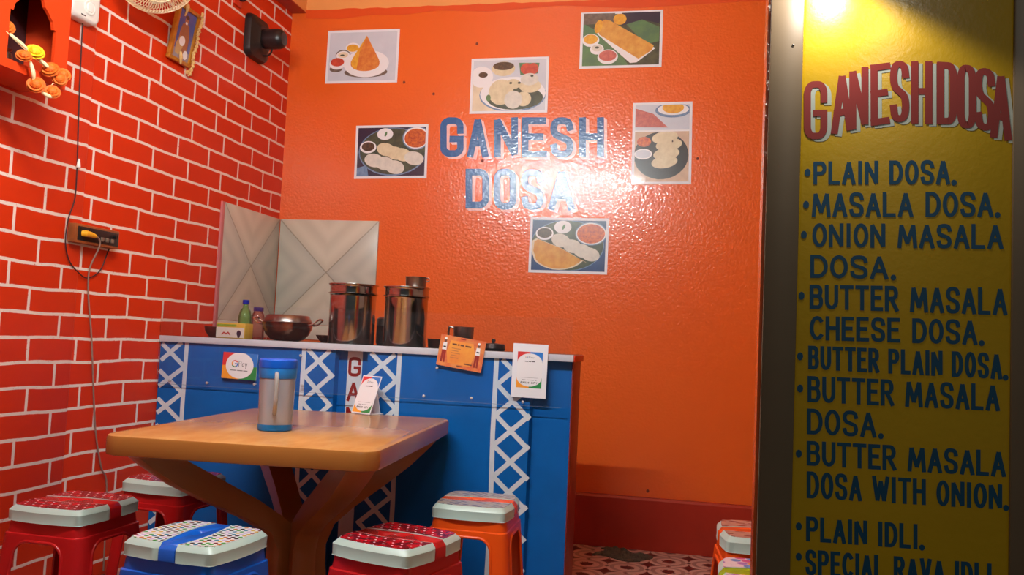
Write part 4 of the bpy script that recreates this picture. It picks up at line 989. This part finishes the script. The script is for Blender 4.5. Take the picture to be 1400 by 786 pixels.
copy_thing(s1, 'red stool nearest the camera against the brick wall', (0.431, -2.105, 0), math.radians(-1))
copy_thing(s1, 'red stool beside the brick wall just in front of the counter', (0.432, -1.553, 0), math.radians(-4))
copy_thing(s1, 'blue stool with multicoloured dotted seat in front of the table', (1.028, -2.362, 0), math.radians(84), {P_RED: P_BLUE, F_BERRY: F_MULTI})
copy_thing(s1, 'orange stool with grey dashed seat standing by the blue counter', (1.630, -1.516, 0), math.radians(1), {P_RED: P_OR, F_BERRY: F_DASH})
copy_thing(s1, 'orange stool with brownish seat half hidden behind the brown post', (2.620, -1.635, 0), math.radians(4), {P_RED: P_OR, F_BERRY: F_FLOR})
copy_thing(s1, 'lime green stool half hidden behind the brown post', (2.603, -2.190, 0), math.radians(2), {P_RED: P_GR, F_BERRY: F_WAT})

# ------------------------------------------------------------------ things on the left wall
# shrine cabinet
SX, SY0, SY1, SZ0, SZ1 = 0.178, -2.345, -2.015, 1.853, 2.30
sh = thing('wall_shrine', 'red painted shrine cabinet with a cusped arch on the brick wall', 'shrine', (0.012, -2.19, SZ0))
b = bm_new()
add_box(b, (0.0125, SY0, SZ0), (0.02, SY1, SZ1))
add_box(b, (0.0205, SY0, SZ0), (SX - .0005, SY0 + .012, SZ1)); add_box(b, (0.0205, SY1 - .012, SZ0), (SX - .0005, SY1, SZ1))
add_box(b, (0.0205, SY0 + .0125, SZ0), (SX - .0005, SY1 - .0125, SZ0 + .012)); add_box(b, (0.0205, SY0 + .0125, SZ1 - .012), (SX - .0005, SY1 - .0125, SZ1))
SHR = mat('shrine_red_paint', (220, 62, 20), 0.35); obj('cabinet', b, SHR, sh, smooth=False)
b = bm_new(); ym, hw_ = -2.18, 0.102; zb, zs = SZ0 + .030, 2.045
inner = [(ym + hw_, zb), (ym + hw_, zs)] + [(ym + hw_ - .012, zs), (ym + hw_ - .018, zs + .025), (ym + hw_ - .040, zs + .048), (ym + hw_ - .058, zs + .062), (ym + hw_ - .068, zs + .088), (ym + .012, zs + .092), (ym, zs + .110)]
arch_pts = inner + [(2 * ym - y, z) for y, z in reversed(inner[:-1])]
outer = [(SY1, SZ0), (SY1, zs), (SY1, zs + .02), (SY1, zs + .05), (SY1, zs + .08), (SY1, zs + .11), (SY1, SZ1), (ym + .05, SZ1), (ym, SZ1)]
outer = outer + [(2 * ym - y if i > 6 or True else y, z) for i, (y, z) in enumerate(reversed(outer[:-1]))]
outer = [(max(y, SY0), z) for y, z in outer]
rA = [[(x, y, z) for y, z in p] for x, p in ((SX, outer), (SX + .012, outer), (SX + .012, arch_pts), (SX, arch_pts))]
n = min(len(outer), len(arch_pts)); rA = [r[:n] for r in rA]; rA.append(rA[0])
loft(b, rA, cap0=False, cap1=False, closed=True); bmesh.ops.remove_doubles(b, verts=b.verts, dist=1e-6); obj('arched_front', b, SHR, sh, smooth=False)
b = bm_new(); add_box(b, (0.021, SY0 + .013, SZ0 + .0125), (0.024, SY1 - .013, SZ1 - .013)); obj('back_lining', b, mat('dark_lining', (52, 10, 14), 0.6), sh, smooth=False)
MAR_O, MAR_Y, PETAL = mat('marigold_orange', (240, 110, 14), 0.7, var=0.35, vscale=160), mat('marigold_yellow', (250, 200, 10), 0.7, var=0.25, vscale=160), mat('ivory_bud', (238, 220, 170), 0.5)
def marigold(x, y, z, r, m, label):
    y -= .043; r *= 1.3; t = thing('marigold', label, 'flower', (x, y, z), Vector((.55 + random.uniform(-.3, .3), -.7, .35 + random.uniform(-.3, .3))).to_track_quat('Z', 'Y').to_euler(), 'marigolds at the shrine')
    b = bm_new()
    for ring, (nr, el_, rr) in enumerate(((12, -.1, 1.0), (12, .35, .92), (10, .75, .75), (6, 1.15, .5))):
        for i in range(nr):
            a = 2 * PI * (i + .5 * ring) / nr; dx = Vector((math.cos(a) * math.cos(el_), math.sin(a) * math.cos(el_), math.sin(el_) * .7)); tg = Vector((-math.sin(a), math.cos(a), 0))
            p = dx * r * rr; q = []
            for u, wd in ((.35, .16), (.8, .34), (1.0, .30), (1.08, .12)): q.append((dx * r * rr * u, tg * r * wd))
            va = [b.verts.new(p0 + w_) for p0, w_ in q]; vb = [b.verts.new(p0 - w_ + Vector((0, 0, .0015))) for p0, w_ in q]
            for k in range(3): b.faces.new((va[k], va[k + 1], vb[k + 1], vb[k]))
    bmesh.ops.create_icosphere(b, subdivisions=2, radius=r * .72)
    obj('petals', b, m, t, local=True, smooth=False)
    b = bm_new(); add_lathe(b, [(r * .15, -r * .9), (r * .35, -r * .5), (r * .3, -r * .3)], n=8); obj('calyx', b, mat('calyx_green', (96, 110, 40), 0.6), t, local=True)
random.seed(5)
FZ = SZ0 + .012
marigold(0.170, -2.235, 1.985, .022, MAR_O, 'orange marigold hanging highest inside the shrine')
marigold(0.205, -2.140, 1.935, .022, MAR_Y, 'yellow marigold in the shrine opening')
marigold(0.205, -2.185, 1.907, .018, MAR_O, 'orange marigold left of and below the yellow one')
marigold(0.222, -2.085, 1.893, .021, MAR_O, 'orange marigold lying on the shrine ledge toward the right')
marigold(0.240, -2.045, 1.888, .018, MAR_O, 'upper orange marigold at the right end of the garland')
marigold(0.240, -2.060, 1.868, .018, MAR_O, 'lower orange marigold at the right end of the garland')
marigold(0.215, -2.135, 1.826, .021, MAR_O, 'left orange marigold dangling under the shrine ledge')
marigold(0.232, -2.080, 1.818, .019, MAR_O, 'right orange marigold dangling under the shrine ledge')
t = thing('bud_garland', 'ivory bud garland draped over the shrine ledge', 'garland', (0.20, -2.15, 1.90))
SHF = Vector((0, -.043, 0))
for pts in ([(0.19, -2.235, 1.962), (0.20, -2.20, 1.945), (0.206, -2.175, 1.932)], [(0.212, -2.165, 1.895), (0.218, -2.155, 1.862), (0.214, -2.145, 1.842)], [(0.222, -2.115, 1.806), (0.232, -2.10, 1.799), (0.236, -2.085, 1.798)], [(0.215, -2.13, 1.915), (0.222, -2.11, 1.902), (0.226, -2.10, 1.896)]):
    P = [p + SHF for p in smooth_path(pts, 5)]; b = bm_new(); add_tube(b, P, [.004 + .003 * math.sin(PI * i / (len(P) - 1)) for i in range(len(P))], 8); obj('bud', b, PETAL, t)
b = bm_new(); add_tube(b, [p + SHF for p in smooth_path([(0.19, -2.25, 1.965), (0.208, -2.16, 1.918), (0.216, -2.10, 1.898), (0.236, -2.05, 1.88), (0.226, -2.08, 1.84), (0.23, -2.08, 1.806), (0.216, -2.135, 1.82), (0.212, -2.16, 1.87)], 5)], .0015, 6); obj('thread', b, PETAL, t)
t = thing('offering_pot', 'small silvery pot standing inside the shrine', 'pot', (0.14, -2.25, FZ))
lathe_part('pot_body', [(.022, 0), (.034, .018), (.03, .045), (.022, .052), (.03, .06), (.027, .06), (.018, .052), (.01, .01)], STEELD, t, n=24)

# white switch unit and its cable
t = thing('switch_unit', 'white plastic doorbell unit high on the brick wall beside the shrine', 'electrical unit', (0.012, -1.772, 2.300))
b = bm_new(); loft(b, [[(x, y, z) for y, z in rrect(.080 - i_, .098 - i_, .030 - i_ * .5)] for x, i_ in ((0, 0), (.030, .001), (.040, .008), (.043, .016))]); cas = obj('case', b, mat('warm_white_plastic', (236, 232, 222), 0.3), t, local=True)
b = bm_new(); add_lathe(b, [(.030, 0), (.030, .004), (.026, .006), (.022, .004), (.019, .004), (.017, .008), (.004, .009)], n=28)
bmesh.ops.transform(b, matrix=Matrix.Translation((.0425, .012, -.040)) @ Matrix.Rotation(PI / 2, 4, 'Y'), verts=b.verts); sub(obj('dial', b, mat('warm_white_plastic', (236, 232, 222), 0.3), t, local=True), cas)
b = bm_new(); add_box(b, (.0428, -.03, -.082), (.0440, -.005, -.078)); sub(obj('slot_mark', b, BLACK, t, local=True, smooth=False), cas)
CAB = mat('dark_cable', (60, 30, 34), 0.5)
def cable(name, label, pts, r, m):
    b = bm_new(); add_tube(b, smooth_path(pts, 6), r, 8); return tag(obj(name, b, m), label, 'cable')
cable('dark_cable', 'thin dark cable hanging from the white unit to the socket board',
      [(0.020, -1.748, 2.205), (0.018, -1.735, 1.956), (0.018, -1.722, 1.754), (0.018, -1.715, 1.655), (0.018, -1.713, 1.526), (0.020, -1.742, 1.44), (0.020, -1.748, 1.352), (0.020, -1.722, 1.283), (0.012, -1.66, 1.243), (0.006, -1.592, 1.223), (0.006, -1.523, 1.259), (0.008, -1.487, 1.338), (0.012, -1.484, 1.352)], 0.0025, CAB)
t = thing('wire_clip', 'small white wire connector on the dark cable', 'connector', (0.0235, -1.714, 1.66))
lathe_part('sleeve', [(.007, -.016), (.008, -.012), (.0045, .014), (.003, .018)], mat('warm_white_plastic', (236, 232, 222), 0.3), t, n=12)
# socket board
sb = thing('socket_board', 'wooden socket board with a yellow plug on the brick wall', 'socket', (0.0, -1.6, 1.36))
b = bm_new(); add_box(b, (0.0125, -1.732, 1.352), (0.046, -1.472, 1.426), 0.003); obj('wooden_box', b, mat('varnished_brown_wood', (160, 84, 40), 0.35, var=0.3, vscale=20), sb)
b = bm_new(); add_box(b, (0.045, -1.718, 1.362), (0.0475, -1.478, 1.417), 0.001); bp = obj('black_panel', b, BLACK, sb)
for y in (-1.52, -1.55, -1.58):
    b = bm_new(); add_box(b, (0.047, y - .008, 1.372), (0.054, y + .008, 1.388), .002); sub(obj('switch', b, mat('bakelite_brown', (120, 96, 80), 0.4), sb), bp)
b = bm_new(); add_tube(b, [(0.048, -1.505, 1.400), (0.06, -1.505, 1.400)], .008, 12); sub(obj('indicator', b, mat('bakelite_black', (24, 20, 20), 0.4), sb), bp)
for y in (-1.655, -1.70):
    b = bm_new(); add_tube(b, [(0.048, y, 1.408), (0.05, y, 1.408)], .005, 12); sub(obj('socket_hole', b, mat('bakelite_black', (24, 20, 20), 0.4), sb), bp)
pl = thing('yellow_plug', 'yellow plug with grey cord in the socket board', 'plug', (0.047, -1.66, 1.388))
b = bm_new(); add_tube(b, [(0.0478, -1.695, 1.390), (0.062, -1.690, 1.390), (0.066, -1.66, 1.388), (0.066, -1.64, 1.385)], [.011, .013, .010, .007], 10); obj('plug_body', b, mat('yellow_plastic', (240, 170, 30), 0.4), pl)
b = bm_new(); add_tube(b, smooth_path([(0.066, -1.64, 1.385), (0.062, -1.615, 1.378), (0.055, -1.602, 1.345), (0.022, -1.605, 1.26), (0.012, -1.59, 1.165), (0.012, -1.564, 1.048), (0.012, -1.546, 0.961), (0.010, -1.50, 0.70), (0.010, -1.472, 0.573), (0.010, -1.427, 0.448), (0.010, -1.386, 0.368), (0.012, -1.37, 0.02)], 6), .0034, 8); obj('cord', b, mat('grey_cord', (150, 118, 104), 0.5), pl)

# framed picture leaning off the wall
fp = thing('framed_picture', 'gold framed picture of a seated figure with a dry garland on the brick wall', 'picture', (0.004, -1.110, 2.262), (0, math.radians(9), math.radians(0)))
GOLD = mat('gold_frame', (200, 130, 40), 0.3, var=0.25, vscale=40, metal=0.3)
FH, FW = 0.258, 0.084
b = bm_new()
for lo, hi in (((0, -FW, 0), (.022, FW, .018)), ((0, -FW, FH - .018), (.022, FW, FH)), ((0, -FW, .018), (.022, -FW + .018, FH - .018)), ((0, FW - .018, .018), (.022, FW, FH - .018))): add_box(b, lo, hi, .003)
obj('frame', b, GOLD, fp, local=True)
s = Sheet(FW * 2 - .03, FH - .03, .002); sky, rob = ink('deep_blue', (56, 86, 160), (96, 100, 160), 8), ink('tan_robe', (170, 110, 72), (140, 90, 66), 20); s.cl = (0, 0, 1, 1)
s.rect(0, 0, 1, 1, sky); s.rect(0, 0, 1, .20, ink('mauve_ground', (150, 140, 150)))
s.poly([(.22, .12), (.25, .55), (.32, .72), (.5, .76), (.68, .72), (.80, .50), (.82, .14)], rob); s.ell(.5, .80, .10, .09, rob); s.ell(.5, .87, .11, .04, I_BRN); s.ell(.5, .75, .06, .03, I_W)
s.poly([(.20, .10), (.15, .28), (.30, .46), (.46, .44), (.55, .28), (.42, .08)], ink('ochre_cloth', (190, 160, 110))); s.ell(.46, .38, .16, .10, I_W, -15); s.ell(.76, .14, .13, .09, I_W)
sb_ = s.bm; bmesh.ops.transform(sb_, matrix=Matrix.Translation((.010, 0, FH / 2)) @ Matrix.Rotation(PI / 2, 4, 'Z'), verts=sb_.verts); s.build('print', fp)
GAR = mat('dry_garland', (222, 178, 110), 0.6, var=0.2, vscale=60)
b = bm_new(); random.seed(11)
zz = FH + .012
while zz > -.02:
    y = FW - .004 + .006 * math.sin(zz * 60); L = .022
    add_tube(b, smooth_path([(.024, y, zz), (.030, y + .004, zz - L * .5), (.024, y - .003, zz - L)], 3), [.004, .006, .0065, .006, .005, .004, .003], 7)
    for k in range(2): add_tube(b, [(.024, y, zz - .006), (.028 + .006 * random.random(), y + random.uniform(-.014, .014), zz - .016)], [.004, .002], 6)
    zz -= .019
obj('garland_side', b, GAR, fp, local=True)
b = bm_new(); add_tube(b, smooth_path([(.026, -.040, FH + .008), (.030, -.041, FH - .02), (.026, -.043, FH - .05)], 4), [.006, .008, .009, .009, .008, .006, .005, .004, .003], 8); obj('garland_bud', b, GAR, fp, local=True); b = bm_new(); add_tube(b, smooth_path([(.026, -.02, .05), (.030, -.012, .02), (.026, .0, -.006)], 4), [.004, .006, .007, .008, .008, .007, .006, .005, .003], 8)
obj('garland_bud', b, GAR, fp, local=True); b = bm_new(); add_tube(b, [(.026, FW - .01, -.012), (.028, FW - .03, -.026)], [.005, .009], 8); obj('garland_bud', b, GAR, fp, local=True); b = bm_new(); add_tube(b, [(.026, FW, -.012), (.028, FW - .005, -.030)], [.005, .009], 8)
obj('garland_bud', b, GAR, fp, local=True)

# cream wall fan seen from below
wf = thing('wall_fan', 'cream wire caged wall fan at the top edge above the framed picture', 'fan', (0.0, -1.50, 2.52))
AX = Vector((0.62, -0.50, -0.60)).normalized(); U = AX.cross(Vector((0, 0, 1))).normalized(); V = U.cross(AX); CF = Vector((0.21, -1.585, 2.468)) - Vector((0.0, -1.50, 2.52))
CRM = mat('cream_wire', (240, 214, 170), 0.4)
FR = 0.165
def fpt(r, a, h): return CF + U * r * math.cos(a) + V * r * math.sin(a) + AX * h
b = bm_new()
for i in range(84):
    a = 2 * PI * i / 84
    add_tube(b, [fpt(.03, a, .055), fpt(.08, a + .10, .052), fpt(.13, a + .17, .040), fpt(FR, a + .2, .0)], .0016, 5, False)
add_tube(b, [fpt(FR, 2 * PI * k / 48, 0) for k in range(49)], .0035, 6, False); add_tube(b, [fpt(.10, 2 * PI * k / 48, .048) for k in range(49)], .0022, 6, False)
obj('front_guard', b, CRM, wf, local=True)
b = bm_new()
for i in range(84):
    a = 2 * PI * i / 84
    add_tube(b, [fpt(.045, a, -.085), fpt(.11, a - .06, -.075), fpt(.155, a - .1, -.04), fpt(FR, a - .12, -.010)], .0016, 5, False)
for h in (-.010, -.020): add_tube(b, [fpt(FR - .002, 2 * PI * k / 48, h) for k in range(49)], .003, 6, False)
obj('rear_guard', b, CRM, wf, local=True)
b = bm_new(); loft(b, [[fpt(r, 2 * PI * k / 32, h) for k in range(32)] for r, h in ((.030, .056), (.032, .060), (.024, .066), (.004, .068))]); obj('hub_cap', b, CRM, wf, local=True)
for j in range(3):
    b = bm_new(); a0 = 2 * PI * j / 3; gr = []
    for r, tw, hw2 in ((.025, .030, .25), (.06, .024, .5), (.10, .018, .55), (.135, .012, .40)):
        gr.append([fpt(r, a0 - hw2, -.025 - tw), fpt(r, a0, -.025), fpt(r, a0 + hw2, -.025 + tw), fpt(r, a0 + hw2, -.027 + tw), fpt(r, a0, -.027), fpt(r, a0 - hw2, -.027 - tw)])
    loft(b, gr); obj('blade', b, mat('pale_fan_blade', (226, 214, 190), 0.4), wf, local=True)
b = bm_new(); loft(b, [[fpt(r, 2 * PI * k / 28, h) for k in range(28)] for r, h in ((.012, .04), (.022, -.02), (.045, -.06), (.052, -.085), (.048, -.13), (.02, -.14))]); obj('motor', b, CRM, wf, local=True)
b = bm_new(); e0 = CF - AX * .12; add_tube(b, smooth_path([e0, e0 + Vector((-.03, .02, -.01)), Vector((0.03, 0.0, 0.10)), Vector((0.004, 0.0, 0.10))], 5), .012, 10); add_box(b, (0.0, -.035, .04), (.010, .035, .17), .004); obj('bracket', b, CRM, wf, local=True)

# black wall fixture: square flared base plate with a drum
bf = thing('black_wall_fixture', 'black wall fixture with flared plate and drum on the brick wall near the corner', 'wall fixture', (0.0, -0.42, 2.622))
b = bm_new(); rg = []
for x, sc, rr in ((0.001, 1.0, .045), (0.014, 1.0, .045), (0.035, .93, .045), (0.055, .62, .05), (0.068, .50, .05)):
    rg.append([(x, y * sc, z * sc) for y, z in rrect(.108, .118, rr, 8)])
loft(b, rg); bpl = obj('base_plate', b, BLACK, bf, local=True)
b = bm_new(); rg = []
for x, r in ((.066, .050), (.075, .054), (.150, .054), (.168, .048), (.178, .036), (.180, .01)): rg.append([(x, r * math.cos(2 * PI * k / 32), r * math.sin(2 * PI * k / 32) - .004) for k in range(32)])
loft(b, rg); obj('drum', b, BLACK, bf, local=True)
for y, z in ((-.085, .092), (-.085, -.085), (.08, -.09)):
    b = bm_new(); add_lathe(b, [(.007, 0), (.007, .002), (.004, .004), (.001, .0045)], n=10); bmesh.ops.transform(b, matrix=Matrix.Translation((.032, y, z)) @ Matrix.Rotation(PI / 2, 4, 'Y'), verts=b.verts); sub(obj('screw', b, STEEL, bf, local=True), bpl)
b = bm_new(); add_tube(b, smooth_path([(.045, .02, -.085), (.075, .02, -.088), (.10, .01, -.075), (.11, 0, -.052)], 5), .005, 8); obj('cable_loop', b, BLACK, bf, local=True)
# dark holder above it
t = thing('bulb_holder', 'small dark bulb holder above the black wall fixture', 'lamp holder', (0.0, -0.615, 2.80))
b = bm_new(); add_box(b, (0.0, -.045, -.075), (.012, .03, .07), .004); obj('backplate', b, REDWALL, t, local=True)
b = bm_new(); loft(b, [[(x, .01 + r * math.cos(2 * PI * k / 20), -.005 + r * 1.5 * math.sin(2 * PI * k / 20)) for k in range(20)] for x, r in ((.012, .026), (.030, .027), (.044, .020), (.046, .004))]); obj('holder', b, mat('dark_plum_plastic', (52, 30, 36), 0.4), t, local=True)

# ------------------------------------------------------------------ rag on the floor
b = bm_new(); random.seed(21); NX, NY = 26, 14; g = []
for i in range(NX + 1):
    row = []
    for j in range(NY + 1):
        u, v = i / NX, j / NY; edge_ = min(u, 1 - u, v, 1 - v)
        x = 1.955 + .24 * u + .03 * math.sin(v * 5); y = 0.0 - .075 - .16 * v - .06 * u + .02 * math.sin(u * 7)
        h = .004 + .032 * min(1, edge_ * 5) * (.55 + .45 * math.sin(u * 17 + v * 5) * math.cos(v * 11 - u * 4)) * (1 - .45 * u)
        row.append(b.verts.new((x, y, max(.002, h))))
    g.append(row)
for i in range(NX):
    for j in range(NY): b.faces.new((g[i][j], g[i + 1][j], g[i + 1][j + 1], g[i][j + 1]))
ex = bmesh.ops.extrude_face_region(b, geom=b.faces[:])
for v in [q for q in ex['geom'] if isinstance(q, bmesh.types.BMVert)]: v.co.z = 0.0005
rag = obj('floor_rag', b, mat('grey_woven_rag', (84, 76, 62), 0.9, rgb2=(58, 52, 44), vscale=90, bscale=180, bstr=0.8, bdist=0.003))
tag(rag, 'crumpled dark grey rag on the tiled floor by the skirting', 'rag')
